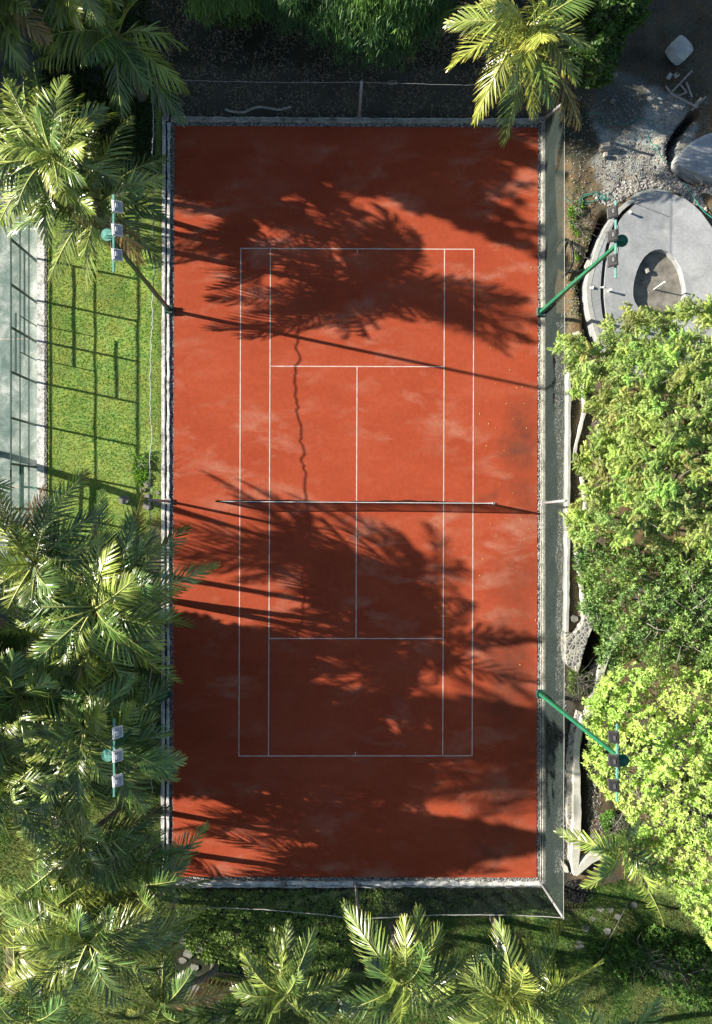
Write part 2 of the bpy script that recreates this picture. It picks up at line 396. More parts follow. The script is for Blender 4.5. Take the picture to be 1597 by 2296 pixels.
def ground_fields(U, V):
    col = np.zeros(U.shape + (3,)); 
    def paint(mask, c, soft=None):
        col[mask] = c
    w = wob(U, V, 7, .03); w2 = wob(U, V, 10, .02, 2)
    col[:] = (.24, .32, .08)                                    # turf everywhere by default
    paint((V + w2 > 1440) & (U < 400), (.13, .165, .055)); paint((V > 2000) & (U > 380), (.11, .15, .05))  # semi-shade under the palms and to the south painted as darker turf
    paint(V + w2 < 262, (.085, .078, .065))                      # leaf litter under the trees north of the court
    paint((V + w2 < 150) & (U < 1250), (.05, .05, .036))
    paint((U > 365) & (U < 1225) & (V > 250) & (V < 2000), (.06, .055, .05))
    paint((U < 345) & (V + w2 < 420) & (V > 200), (.045, .07, .022))
    # east side: soil and building dust
    east = (U > 1222) & (V < 1990)
    paint(east, (.17, .125, .078))
    paint(east & (V + w < 215), (.09, .077, .058))
    dust = east & (np.hypot((U + w - 1440) / 130, (V - 320) / 125) < 1)
    paint(dust, (.33, .32, .30))
    paint(east & (np.hypot((U + w - 1390) / 60, (V - 230) / 70) < 1), (.14, .137, .12))  # shade over the dust, painted as a darker grey patch
    paint(east & (np.hypot((U + w - 1290) / 50, (V + w2 - 300) / 60) < 1), (.07, .065, .045))
    paint(east & (U + w * .5 < 1275) & (V > 700), (.10, .09, .072))
    paint(east & (V > 1440 + w) & (V < 1620) & (U < 1340), (.045, .04, .03))
    paint(east & (V > 1560) & (U < 1290 + w * .4), (.05, .048, .042))
    paint(east & (V > 1500) & (U > 1310) & (U < 1400), (.11, .085, .058))
    # brown patch by the left fence, stones and soil at lower left
    paint((np.hypot((U + w - 350) / 22, (V - 1235) / 75) < 1), (.15, .115, .075))
    paint(dist_line(U + w, V, [(365, 2080), (420, 2130), (450, 2200), (500, 2310)]) < 24, (.12, .11, .08))
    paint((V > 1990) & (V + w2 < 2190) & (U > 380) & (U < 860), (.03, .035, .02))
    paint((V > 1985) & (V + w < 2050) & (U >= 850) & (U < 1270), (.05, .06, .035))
    paint((U > 1180) & (V > 2040 + w2) & (V < 2330), (.12, .17, .05))
    paint((np.hypot((U + w - 1290) / 34, (V - 2010) / 40) < 1), (.05, .045, .035))
    # heights
    Z = np.zeros(U.shape)
    outside = ~((U > 360) & (U < 1226) & (V > 255) & (V < 1996))
    Z += np.where(outside, np.where((U < 365) & (V < 1400), .03, .10) * vnoise(U, V, .02), -.06)
    right = (U > 1275) & (V < 1990)
    Z += np.where(right, .10 * vnoise(U, V, .035) + .07 * vnoise(U, V, .11) + .05 * vnoise(U, V, .23), 0)
    Z = np.where((U > 1224) & (U < 1278) & (V > 200) & (V < 2000), Z - .16 * np.clip((U - 1224) / 4, 0, 1) * np.clip((1282 - U) / 10, 0, 1), Z)
    for pts, r, dep in DITCHES:
        d = dist_line(U, V, pts)
        k = np.clip(1 - (d - r * .6) / (r * .6), 0, 1); k = k * k * (3 - 2 * k)
        Z -= dep * k
        col[k > .55] = (.035, .03, .022)  # shade in the ditches painted on as near-black soil
    pad = (U < 97) & (V < 1420) & (V > -60)
    Z = np.where(pad, -1.0, Z)
    return col, Z

def axis(lo, hi, step, far):
    a = list(np.arange(lo, hi + 1e-6, step)); s = step; x = hi; y = lo
    while x < far:
        s *= 1.7; x += s; y -= s; a = [y] + a + [x]
    return np.array(a)
X = axis(-20, 20, .15, 700); Y = axis(-28, 28, .15, 700)
GX, GY = np.meshgrid(X, Y)
U_, V_ = GX * S + 798.5, 1148 - GY * S
gc, gz = ground_fields(U_, V_)
# soften colour borders a little
for _ in range(1):
    gc[1:-1, 1:-1] = (gc[1:-1, 1:-1] * 2 + gc[:-2, 1:-1] + gc[2:, 1:-1] + gc[1:-1, :-2] + gc[1:-1, 2:]) / 6
nx, ny = len(X), len(Y)
idx = np.arange(nx * ny).reshape(ny, nx)
F = np.stack([idx[:-1, :-1], idx[:-1, 1:], idx[1:, 1:], idx[1:, :-1]], -1).reshape(-1, 4)
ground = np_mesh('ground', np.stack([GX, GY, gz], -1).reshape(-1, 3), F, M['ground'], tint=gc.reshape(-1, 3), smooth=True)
tag(ground, kind='structure')

# ------------------------------------------------------------------ tennis court
def quad_sheet(mb, pts, z0, z1):
    mb.prism([tuple(G(*p)[:2]) for p in pts], z0, z1)
mb = MB(); quad_sheet(mb, [(392, 283), (1206, 287), (1203, 1967), (386, 1965)], -.05, .03)
tag(mb.build('tennis_court', M['court']), kind='structure')

def line_quad(mb, a, b, w=.045, z=.035):
    a = G(*a); b = G(*b); d = (b - a).normalized(); n = Vector((-d.y, d.x, 0)) * w / 2
    mb.prism([(a - n)[:2], (b - n)[:2], (b + n)[:2], (a + n)[:2]], z - .003, z)
tl, tr, br, bl = (540.5, 557.5), (1062.5, 559.5), (1058.5, 1694), (536, 1694.5)
def lerp(a, b, t): return (a[0] + (b[0] - a[0]) * t, a[1] + (b[1] - a[1]) * t)
lm = MB()
line_quad(lm, (tl[0] - 1.2, tl[1]), (tr[0] + 1.2, tr[1])); line_quad(lm, (bl[0] - 1.2, bl[1]), (br[0] + 1.2, br[1]))
def below(a, b, g=1.3):
    L = math.hypot(b[0] - a[0], b[1] - a[1]); return lerp(a, b, g / L), lerp(a, b, 1 - g / L)
line_quad(lm, *below(tl, bl)); line_quad(lm, *below(tr, br))
sL = (lerp(tl, tr, .127), lerp(bl, br, .127)); sR = (lerp(tl, tr, .874), lerp(bl, br, .874))
line_quad(lm, *below(*sL)); line_quad(lm, *below(*sR))
svT = (lerp(*sL, .2320), lerp(*sR, .2320)); svB = (lerp(*sL, .7685), lerp(*sR, .7685))
line_quad(lm, *below(*svT)); line_quad(lm, *below(*svB))
cT = lerp(*svT, .5); cB = lerp(*svB, .5)
line_quad(lm, *below(cT, cB)); 
mT = lerp(tl, tr, .5); mBt = lerp(bl, br, .5)
line_quad(lm, (mT[0], mT[1] + 1.3), (mT[0], mT[1] + 9)); line_quad(lm, (mBt[0], mBt[1] - 1.3), (mBt[0], mBt[1] - 9))
tag(lm.build('court_lines', M['line']), kind='structure')

# gravel drain all round, then the kerb wall
gm = MB()
def bar(mb, u0, v0, u1, v1, z0, z1): mb.prism([tuple(G(u0, v0)[:2]), tuple(G(u0, v1)[:2]), tuple(G(u1, v1)[:2]), tuple(G(u1, v0)[:2])], z0, z1)
bar(gm, 381, 274, 1216, 1977, -.08, .012)
gv = gm.build('gravel_drain', M['gravel']); tag(gv, kind='structure')

def rocks(name, N, place, s0, s1, mat, label, cat, kind='stuff', flat=.6, parent=None):
    """many small irregular stones as one object; place(n) -> (n,3)"""
    c = place(N); n = len(c)
    base = np.array([(1, 0, 0), (-1, 0, 0), (0, 1, 0), (0, -1, 0), (0, 0, 1), (0, 0, -1)], float)
    fc = np.array([(0, 2, 4), (2, 1, 4), (1, 3, 4), (3, 0, 4), (2, 0, 5), (1, 2, 5), (3, 1, 5), (0, 3, 5)])
    sc = rng.uniform(s0, s1, (n, 1, 1)) * rng.uniform(.6, 1.3, (n, 6, 1))
    a = rng.uniform(0, 6.28, n); ca, sa = np.cos(a), np.sin(a)
    v = base[None] * sc * np.array([1, .7, flat])
    x = v[..., 0] * ca[:, None] - v[..., 1] * sa[:, None]; y = v[..., 0] * sa[:, None] + v[..., 1] * ca[:, None]
    v = np.stack([x, y, v[..., 2]], -1) + c[:, None]
    f = fc[None] + (np.arange(n) * 6)[:, None, None]
    t = np.repeat(rng.uniform(.35, 1.5, n), 6)
    o = np_mesh(name, v.reshape(-1, 3), f.reshape(-1, 3), mat, parent, tint=t)
    return tag(o, label, cat, kind=kind)
M['pebble'] = leaf_mat('grey_pebble', (.33, .325, .30), .0, .9, .2)
M['pebble_dark'] = leaf_mat('mid_grey_pebble', (.24, .235, .22), .0, .9, .2)
M['paleRubble'] = leaf_mat('pale_rubble', (.36, .34, .30), .0, .9, .2)
def strip_place(rects, z):
    ar = np.array([(r[2] - r[0]) * (r[3] - r[1]) for r in rects], float); ar /= ar.sum()
    def f(n):
        k = rng.choice(len(rects), n, p=ar); r = np.array(rects, float)[k]
        u = r[:, 0] + rng.random(n) * (r[:, 2] - r[:, 0]); v = r[:, 1] + rng.random(n) * (r[:, 3] - r[:, 1])
        return np.stack([(u - 798.5) / S, (1148 - v) / S, np.full(n, z)], 1)
    return f
rocks('drain_gravel', 7000, strip_place([(384, 276, 391, 1974), (1206, 278, 1214, 1975), (390, 276, 1206, 283), (390, 1968, 1206, 1975)], .02), .02, .05, M['pebble'], 'dark and white gravel filling the drain strip round the clay', 'gravel')

def ragged_bar(mb, a, b, w, z0, z1, amp=.02, step=.25, seed=0):
    """wall with uneven edges along a straight line a-b (plan coordinates)"""
    r = random.Random(seed); a = G(*a); b = G(*b); L = (b - a).length; n = max(2, int(L / step)); d = (b - a) / L; nn = Vector((-d.y, d.x, 0))
    vs = []; fs = []
    for i in range(n + 1):
        p = a + d * L * i / n; o1 = r.uniform(-amp, amp); o2 = r.uniform(-amp, amp); h = z1 + r.uniform(-amp, amp) * .4
        for s_, z in ((-w / 2 + o1, z0), (-w / 2 + o1, h - .012), (-w / 2 + .015 + o1, h), (w / 2 - .015 + o2, h), (w / 2 + o2, h - .012), (w / 2 + o2, z0)):
            q = p + nn * s_; vs.append((q.x, q.y, z))
    for i in range(n):
        for k in range(5): fs.append((i * 6 + k, i * 6 + k + 1, i * 6 + 7 + k, i * 6 + 6 + k))
    fs.append((0, 1, 2, 3, 4, 5)); fs.append(tuple(n * 6 + k for k in range(6)))
    mb.add(vs, fs)
kerb = empty('kerb_wall', G(374, 2000), label='weathered white concrete kerb wall framing the clay court', cat='kerb')
for i, (a, b, w, z, am, nm) in enumerate([
        ((368.5, 264), (365.5, 1988), .15, .10, .012, 'ledge'), ((379.5, 277), (377, 1975), .12, .10, .022, 'wall'),
        ((384, 270.5), (1208, 275), .17, .12, .03, 'wall'), ((388, 265), (1215, 269.5), .06, .09, .02, 'ledge'),
        ((1218, 268), (1218.5, 1988), .16, .12, .012, 'wall'), ((1214, 282), (1212, 1976), .045, .07, .012, 'ledge'),
        ((374, 1977.5), (1209, 1978.5), .16, .12, .03, 'wall'), ((374, 1985.5), (1214, 1986), .10, .09, .035, 'ledge')]):
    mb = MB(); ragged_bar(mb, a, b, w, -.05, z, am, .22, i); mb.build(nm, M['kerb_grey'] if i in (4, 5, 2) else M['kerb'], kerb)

# ------------------------------------------------------------------ tennis net
net = empty('tennis_net', G(800, 1127), label='long tennis net with a white top band across the court', cat='tennis net')
nA, nB = P(489, 1124, 1.05), P(1107, 1128.5, 1.05)
for p in (nA, nB):
    mb = MB(); mb.box((p.x, p.y, .545), (.09, .09, 1.05), bev=.012); mb.box((p.x, p.y, 1.085), (.14, .10, .05), bev=.012)
    mb.box((p.x + (.12 if p is nB else -.05), p.y, 1.02), (.16, .05, .05), bev=.01)
    mb.build('post', M['lampbody'] if p is nB else M['black'], net)
def netz(t): return 1.06 - .146 * (1 - abs(2 * t - 1) ** 1.6)
n = 80; vs = []; fs = []
for i in range(n + 1):
    t = i / n; p = nA.lerp(nB, t); zt = netz(t)
    for k in range(7):
        z = .04 + (zt - .03 - .04) * k / 6
        off = .13 * math.sin(math.pi * k / 6) * (math.sin(t * 3.1) ** .7 if 0 < t < 1 else 0) * (.6 + .4 * math.sin(t * 11)) + .02 * math.sin(t * 70 + k)
        vs.append((p.x, p.y + off, z))
for i in range(n):
    for k in range(6): fs.append((i * 7 + k, i * 7 + k + 1, i * 7 + 8 + k, i * 7 + 7 + k))
mb = MB(); mb.add(vs, fs); mb.build('net_mesh', M['net_court'], net, True)
mb = MB()
for i in range(40):
    a = nA.lerp(nB, i / 40); b = nA.lerp(nB, (i + 1) / 40); za, zb = netz(i / 40), netz((i + 1) / 40)
    vs = []
    for p, z in ((a, za), (b, zb)):
        vs += [(p.x, p.y - .013, z - .06), (p.x, p.y - .015, z), (p.x, p.y + .015, z), (p.x, p.y + .013, z - .06)]
    mb.add(vs, [(0, 1, 5, 4), (1, 2, 6, 5), (2, 3, 7, 6), (0, 4, 7, 3)])
mb.build('white_band', M['band'], net)
mb = MB(); pts = []
for i in range(90):
    t = i / 89; p = nA.lerp(nB, t); pts.append((p.x, p.y + .02 + .05 * math.sin(t * 40) * math.sin(t * 17), .05 + .01 * math.sin(t * 60)))
mb.tube(pts, .022, 5); mb.build('bottom_cord', M['black'], net, True)
mb = MB(); c = nA.lerp(nB, .5); mb.box((c.x, c.y, .48), (.05, .012, .86)); mb.build('centre_strap', M['band'], net)

# ------------------------------------------------------------------ court fence
FH = 3.0
fence = empty('court_fence', G(798, 2000), label='high netting fence on grey steel posts enclosing the clay court', cat='fence')
corners = {'tl': (374, 268), 'tr': (1214, 272), 'br': (1213, 1979), 'bl': (371, 1979)}
posts = [('tl', (374, 268), (347, 178)), ('tm', (805, 269), (811, 184)), ('tr', (1214, 272), (1258, 236)), ('rm', (1218, 1128), (1268, 1122.5)),
         ('br', (1213, 1980), (1264, 2058)), ('bm', (798, 1979), (803.5, 2062)), ('bl', (371, 1980), (346, 2038)), ('lm', (378, 1124), (335, 1121))]
tops = {}
for nm, b, t in posts:
    zt = 3.0 if nm not in ('tr',) else 2.2
    if nm == 'bl': zt = 2.4
    top = P(*t, zt); base = G(*b); base.z = .05
    # keep the posts nearly upright: true plan position of the top
    tops[nm] = top
    mb = MB(); mb.tube([base, base.lerp(top, .5), top + Vector((0, 0, .03))], .062, 12)
    o = mb.build('post', M['pipe'], fence, True)
    mb = MB(); mb.box((base.x, base.y, .13), (.26, .26, .05), bev=.01); mb.build('base_plate', M['pipe'], fence)
tops['tr2'] = P(1268, 236, 3.0)
def catenary(a, b, n, sag, wb, seed, kind=0):
    r = random.Random(seed); pts = []; d = (b - a); L = d.length; nn = Vector((-d.y, d.x, 0)).normalized(); w = 0; zz = 0
    for i in range(n + 1):
        t = i / n
        w = w * .72 + r.uniform(-wb, wb); zz = zz * .7 + r.uniform(-wb, wb) * .8
        e = min(1, 6 * t, 6 * (1 - t))
        p = a.lerp(b, t); p.z -= sag * 4 * t * (1 - t); p = p + nn * w * e; p.z += zz * e; pts.append(p)
    return pts
def fence_side(a, b, base_a, base_b, sag, wb, mat, seed, wirer=.018, n=70):
    top = catenary(a, b, n, sag, wb, seed)
    mb = MB(); mb.tube(top, wirer, 5, cap=False); mb.build('top_rope', M['wire'], fence)
    vs = []; fs = []; K = 6; r = random.Random(seed + 50)
    for i, p in enumerate(top):
        q = base_a.lerp(base_b, i / n)
        for k in range(K + 1):
            s = k / K; w = .05 * math.sin(i * .9 + k) * math.sin(math.pi * s)
            x = q.lerp(p, s); vs.append((x.x + w, x.y + w * .6, x.z))
    for i in range(n):
        for k in range(K):
            o_ = i * (K + 1) + k; fs.append((o_, o_ + 1, o_ + K + 2, o_ + K + 1))
    mb = MB(); mb.add(vs, fs); mb.build('netting', mat, fence, True)
bz = lambda u, v: G(u, v, .12)
tops['tl2'] = P(343, 205, 3.0)
fence_side(tops['tl2'], tops['lm'], bz(368, 272), bz(367, 1123), .30, .05, M['net_left'], 1, .024, n=110)
fence_side(tops['lm'], P(340, 1985, 2.9), bz(367, 1125), bz(366, 1978), .30, .05, M['net_left'], 2, .024, n=110)
fence_side(tops['tl'], tops['tm'], bz(378, 268), bz(804, 268), .1, .01, M['net_mid'], 3, .007)
fence_side(tops['tm'], P(1262, 190, 3.0), bz(806, 268), bz(1213, 272), .1, .01, M['net_mid'], 4, .007)
fence_side(P(1266, 235, 3.0), P(1268, 1121, 3.0), bz(1220, 274), bz(1220, 1126), .05, .004, M['net_dense'], 5, .010)
fence_side(P(1268, 1124, 3.0), tops['br'], bz(1220, 1130), bz(1216, 1979), .05, .004, M['net_dense'], 6, .010)
fence_side(tops['br'], tops['bm'], bz(1211, 1983), bz(800, 1983), .28, .006, M['net_dense'], 7)
fence_side(tops['bm'], tops['bl'], bz(796, 1983), bz(373, 1983), .35, .01, M['net_mid'], 8)

# ------------------------------------------------------------------ floodlight masts
def mast(base, head, side, label, greenmat, lampmat, zt=8.9):
    """side = +1 when the lamps stick out to the right (towards the court)"""
    b = G(*base); t = P(*head, zt)
    # vertical plan position averaged between the two readings
    root = empty('floodlight_mast', b, label=label, cat='floodlight mast', group='floodlight masts beside the court')
    mb = MB(); mb.box((b.x, b.y, .20), (.40, .40, .06), bev=.015); mb.box((b.x, b.y, .08), (.34, .34, .18), bev=.02)
    bp = mb.build('base_plate', M['darkgreen'], root)
    mb = MB()
    for sx in (-1, 1):
        for sy in (-1, 1): mb.tube([(b.x + sx * .15, b.y + sy * .15, .23), (b.x + sx * .15, b.y + sy * .15, .28)], .02, 6)
    mb.build('bolts', M['lampbody'], bp)
    mb = MB(); mb.tube([(b.x, b.y, .22), t], [.105, .075], 4, up=(1, 0, 0)); mb.build('pole', greenmat, root)
    x, y, z = t
    mb = MB(); mb.tube([(x, y, z - .02), (x, y, z + .03)], .21, 20); mb.build('head_plate', M['teal'] if greenmat is M['shaded_pole'] else M['green'], root)
    mb = MB(); mb.box((x + side * .14, y, z + .08), (.34, .12, .09), bev=.01); mb.box((x, y, z + .05), (.2, .2, .05), bev=.01); mb.box((x + side * .1, y + .1, z + .06), (.3, .03, .05)); mb.box((x + side * .1, y - .1, z + .06), (.3, .03, .05))
    mb.build('bracket', M['teal'] if greenmat is M['shaded_pole'] else M['green'], root)
    xb = x + side * .27
    mb = MB(); mb.box((xb, y - .02, z + .17), (.065, 2.62, .065), bev=.008); mb.build('crossbar', M['teal'], root)
    for k, dy in enumerate((.86, .07, -.76)):
        R = Matrix.Rotation(side * math.radians(38), 3, 'Y') @ Matrix.Rotation(math.radians(4), 3, 'Z')
        c = Vector((xb + side * .14, y + dy, z + .24))
        mb = MB(); mb.box(c, (.36, .40, .07), R=R, bev=.02)
        for j in range(9):
            mb.box(c + R @ Vector((-.13 + .26 * j / 8, 0, .05)), (.012, .34, .045), R=R)
        mb.box(c + R @ Vector((-.05 * side, 0, .07)), (.10, .16, .06), R=R, bev=.01)
        fl = mb.build('floodlight', lampmat, root)
        mb = MB(); mb.box(c + R @ Vector((0, 0, -.042)), (.31, .35, .012), R=R); mb.build('glass', M['lampglass'], fl)
        mb = MB(); mb.box((xb + side * .04, y + dy, z + .19), (.05, .44, .03)); mb.build('yoke', M['lampbody'], fl)
    mb = MB(); mb.tube([(xb, y + .7, z + .22), (xb - side * .1, y + .5, z + .12), (xb - side * .12, y + .2, z + .1), (xb - side * .02, y + .05, z + .15), (xb - side * .12, y - .3, z + .12), (xb - side * .04, y - .7, z + .2)], .012, 5)
    mb.build('cable', M['black'], root, True)
M['shaded_pole'] = plain('shaded_side_green_steel', (.018, .10, .06), (.012, .07, .045), 4, .45, .5)  # darker copy of the mast green, its shaded side put into the colour
M['lamp_sunlit'] = plain('sunlit_cast_aluminium', (.66, .66, .66), (.48, .48, .49), 20, .45, .5, 0, .1)  # lamp metal as the sun lights it, brightness put into the colour
M['lamp_shaded'] = plain('shaded_cast_aluminium', (.03, .03, .032), (.02, .02, .022), 20, .5, .5)  # same lamp metal, darkened to carry the shade on its back
mast((380.5, 696), (241, 527), 1, 'green floodlight mast beside the lawn, lamps in sunlit grey above the grass', M['shaded_pole'], M['lamp_sunlit'])
mast((1210.5, 702), (1394, 540), -1, 'bright green floodlight mast leaning out over the grey oval deck', M['green'], M['lamp_shaded'])
mast((1209, 1553.5), (1397, 1704.5), -1, 'bright green floodlight mast with dark lamps in front of the yellow-green tree', M['green'], M['lamp_shaded'])
mast((376, 1553.5), (242, 1693.5), 1, 'teal floodlight mast rising through the palm crowns, three lamps in sunlit grey', M['shaded_pole'], M['lamp_sunlit'])

# ------------------------------------------------------------------ padel court and its cage
ZP = -.74
mb = MB(); mb.prism([tuple(G(-420, -60)[:2]), tuple(G(-420, 1420)[:2]), tuple(G(80, 1420)[:2]), tuple(G(80, -60)[:2])], ZP - .2, ZP)
tag(mb.build('padel_court', M['padel']), kind='structure')
mb = MB()
def pl(a, b, w=.05):
    a = P(*a, ZP); b = P(*b, ZP); d = (b - a).normalized(); n_ = Vector((-d.y, d.x, 0)) * w / 2
    mb.prism([(a - n_)[:2], (b - n_)[:2], (b + n_)[:2], (a + n_)[:2]], ZP, ZP + .004)
pl((-300, 1092), (82, 1092)); pl((-300, 762), (78, 760), .03); pl((-300, 452), (80, 452), .06)
tag(mb.build('padel_court_lines', M['line']), kind='structure')
kb = empty('padel_kerb', G(90, 1400), label='grey block kerb between the pale padel court and the lawn', cat='kerb')
mb = MB()
v = 300
while v < 1420:
    l = random.uniform(60, 110); bar(mb, 82.5, v, 99, v + l - .5, -.9, -.02 + random.uniform(-.015, .015)); v += l
mb.build('blocks', M['kerb'], kb)
mb = MB(); bar(mb, 99.5, 300, 107, 1420, -.2, .015); tag(mb.build('gravel_edging', M['gravel']), kind='structure')
rocks('edging_gravel', 2200, strip_place([(100, 300, 106, 1400)], .025), .018, .04, M['pebble'], 'narrow dark gravel edging between the lawn and padel kerb', 'gravel')

cage = empty('padel_cage', G(73, 1300), label='dark green steel cage with pale mesh along the padel court', cat='cage')
XC = (73 - 798.5) / S; XF = 73
PY = [400, 494, 590, 682, 770, 861, 955, 1049, 1141, 1235, 1330]
def gy(v): return (1148 - (NY + (v - NY) * (1 - ZP / H))) / S
for i, v in enumerate(PY):
    mb = MB(); mb.box((XC, gy(v), (ZP + 2.2) / 2), (.09, .09, 2.2 - ZP), bev=.008); mb.build('post', M['darkgreen'], cage)
y0, y1 = gy(330), gy(1400)
for z, w in ((2.17, .055), (1.29, .045), (.38, .045), (ZP + .05, .05)):
    mb = MB(); mb.box((XC + .002, (y0 + y1) / 2, z), (w, abs(y1 - y0), w)); mb.build('rail', M['darkgreen'], cage)
for (va, vb, z) in ((590, 811, .85), (735, 861, 1.72), (1049, 1141, 1.0)):
    mb = MB(); mb.box((XC + .004, (gy(va) + gy(vb)) / 2, z), (.06, abs(gy(va) - gy(vb)), .06)); mb.build('rail', M['darkgreen'], cage)
for v in (735, 811):
    mb = MB(); mb.box((XC, gy(v), (ZP + 1.3) / 2), (.04, .04, 1.3 - ZP)); mb.build('bar', M['darkgreen'], cage)
mb = MB(); mb.box((XC + .03, gy(1141) + 1.0, (ZP + 1.2) / 2), (.06, .09, 1.2 - ZP)); mb.box((XC + .03, gy(1095), 1.2), (.05, 1.9, .09)); mb.build('gate_frame', M['teal'], cage)
for i in range(len(PY) - 1):
    ya, yb = gy(PY[i]), gy(PY[i + 1])
    mb = MB(); mb.add([(XC - .01, ya, ZP), (XC - .01, yb, ZP), (XC - .01, yb, 2.15), (XC - .01, ya, 2.15)], [(0, 1, 2, 3)]); mb.build('mesh_panel', M['net_padel'], cage)

# ------------------------------------------------------------------ coconut palms
def frond_geo(h, tip, arch, seed, leaflet=.85, twist=0.0, dens=1.0, curlk=1.0):
    """arrays for one pinnate frond from hub h to tip: rachis ribbon tube and leaflets"""
    r = np.random.default_rng(seed)
    h = np.array(h); tip = np.array(tip); d = tip - h; hd = np.array([d[0], d[1], 0]); L = np.linalg.norm(d)
    side0 = np.array([-hd[1], hd[0], 0]); side0 = side0 / (np.linalg.norm(side0) + 1e-9)
    ctrl = h + d * .45 + np.array([0, 0, arch]) + side0 * L * r.uniform(-.09, .09)
    n = 26
    t = np.linspace(0, 1, n)[:, None]
    C = (1 - t) ** 2 * h + 2 * t * (1 - t) * ctrl + t ** 2 * tip
    T = 2 * (1 - t) * (ctrl - h) + 2 * t * (tip - ctrl); T /= np.linalg.norm(T, axis=1)[:, None] + 1e-9
    B = np.cross(T, np.array([0, 0, 1.0])); bn = np.linalg.norm(B, axis=1)[:, None]
    B = np.where(bn > .15, B / (bn + 1e-9), side0); N = np.cross(B, T)
    tw = (twist + r.uniform(-.5, .5)) * t ** 1.2
    B, N = B * np.cos(tw) + N * np.sin(tw), N * np.cos(tw) - B * np.sin(tw)
    # rachis: 3-sided tapered tube
    w = (.034 * (1 - t) ** .8 + .006)
    ring = np.stack([C + B * w, C - B * w, C - N * w * .9, ], 1)
    ring[:, 0] += N * w * .4; ring[:, 1] += N * w * .4
    V = [ring.reshape(-1, 3)]; F = []
    for i in range(n - 1):
        for k in range(3): F.append((i * 3 + k, i * 3 + (k + 1) % 3, i * 3 + 3 + (k + 1) % 3, i * 3 + 3 + k))
    Fr = np.array(F); base = n * 3
    m = int(np.clip(L / .05 * dens, 18, 96))
    out_v = []; out_t = []; lift0 = r.choice([-.55, -.42, -.30, -.2, .35, .6]); lphase = r.random()
    s = np.linspace(.13, .995, m)
    for sd in (-1, 1):
        ss = np.clip(s + r.uniform(-.006, .006, m), 0, 1)
        f = ss * (n - 1); i0 = np.clip(f.astype(int), 0, n - 2); fr = (f - i0)[:, None]
        c = C[i0] * (1 - fr) + C[i0 + 1] * fr; tt = T[i0] * (1 - fr) + T[i0 + 1] * fr; bb = B[i0] * (1 - fr) + B[i0 + 1] * fr; nn_ = N[i0] * (1 - fr) + N[i0 + 1] * fr
        ll = leaflet * (np.sin(np.pi * (ss * .80 + .16)) ** .7 * .95 + .05) * r.uniform(.82, 1.08, m)
        ll = np.where(r.random(m) < .05, ll * .5, ll)
        bunch = (np.arange(m) + r.integers(0, 5)) / r.uniform(3.6, 5.5); bf = bunch - np.floor(bunch)
        ang = np.radians(66 - 44 * ss ** 1.3) + r.normal(0, .045, m) + .26 * (bf - .5)
        lift = lift0 + r.normal(0, .09, m) + .16 * np.sin(ss * (9 + 7 * lphase) + sd + seed)
        dirn = bb * (sd * np.sin(ang) * np.cos(lift))[:, None] + tt * np.cos(ang)[:, None] + nn_ * (np.sin(ang) * np.sin(lift))[:, None]
        g = np.array([0, 0, -1.0]); droop = (.20 * curlk * r.uniform(.5, 1.5, m))[:, None]
        ll = ll[:, None]
        wv = np.cross(dirn, nn_); wv /= np.linalg.norm(wv, axis=1)[:, None] + 1e-9
        wv = wv + nn_ * (r.normal(0, .3, m))[:, None]
        hw = .0145 + .007 * r.random((m, 1))
        p1 = c + dirn * ll * .45 + g * droop * ll * .18; p2 = c + dirn * ll * .78 + g * droop * ll * .62; p3 = c + dirn * ll * .96 + g * droop * ll * 1.15
        q = np.stack([c - wv * hw * .7, c + wv * hw * .7, p1 - wv * hw * 1.1, p1 + wv * hw * 1.1, p2 - wv * hw * .8, p2 + wv * hw * .8, p3, p3 + wv * .003], 1)
        out_v.append(q.reshape(-1, 3))
        bt = r.uniform(.55, 1.5, int(bunch.max()) + 2)[np.floor(bunch).astype(int)]
        out_t.append(np.repeat(bt * r.uniform(.75, 1.2, m), 8))
    LV = np.concatenate(out_v); nl = len(LV) // 8
    fb = np.array([(0, 1, 3, 2), (2, 3, 5, 4), (4, 5, 7, 6)])
    LF = (fb[None] + (np.arange(nl) * 8)[:, None, None]).reshape(-1, 4) + base
    return ring.reshape(-1, 3), Fr, LV, LF, np.concatenate(out_t)

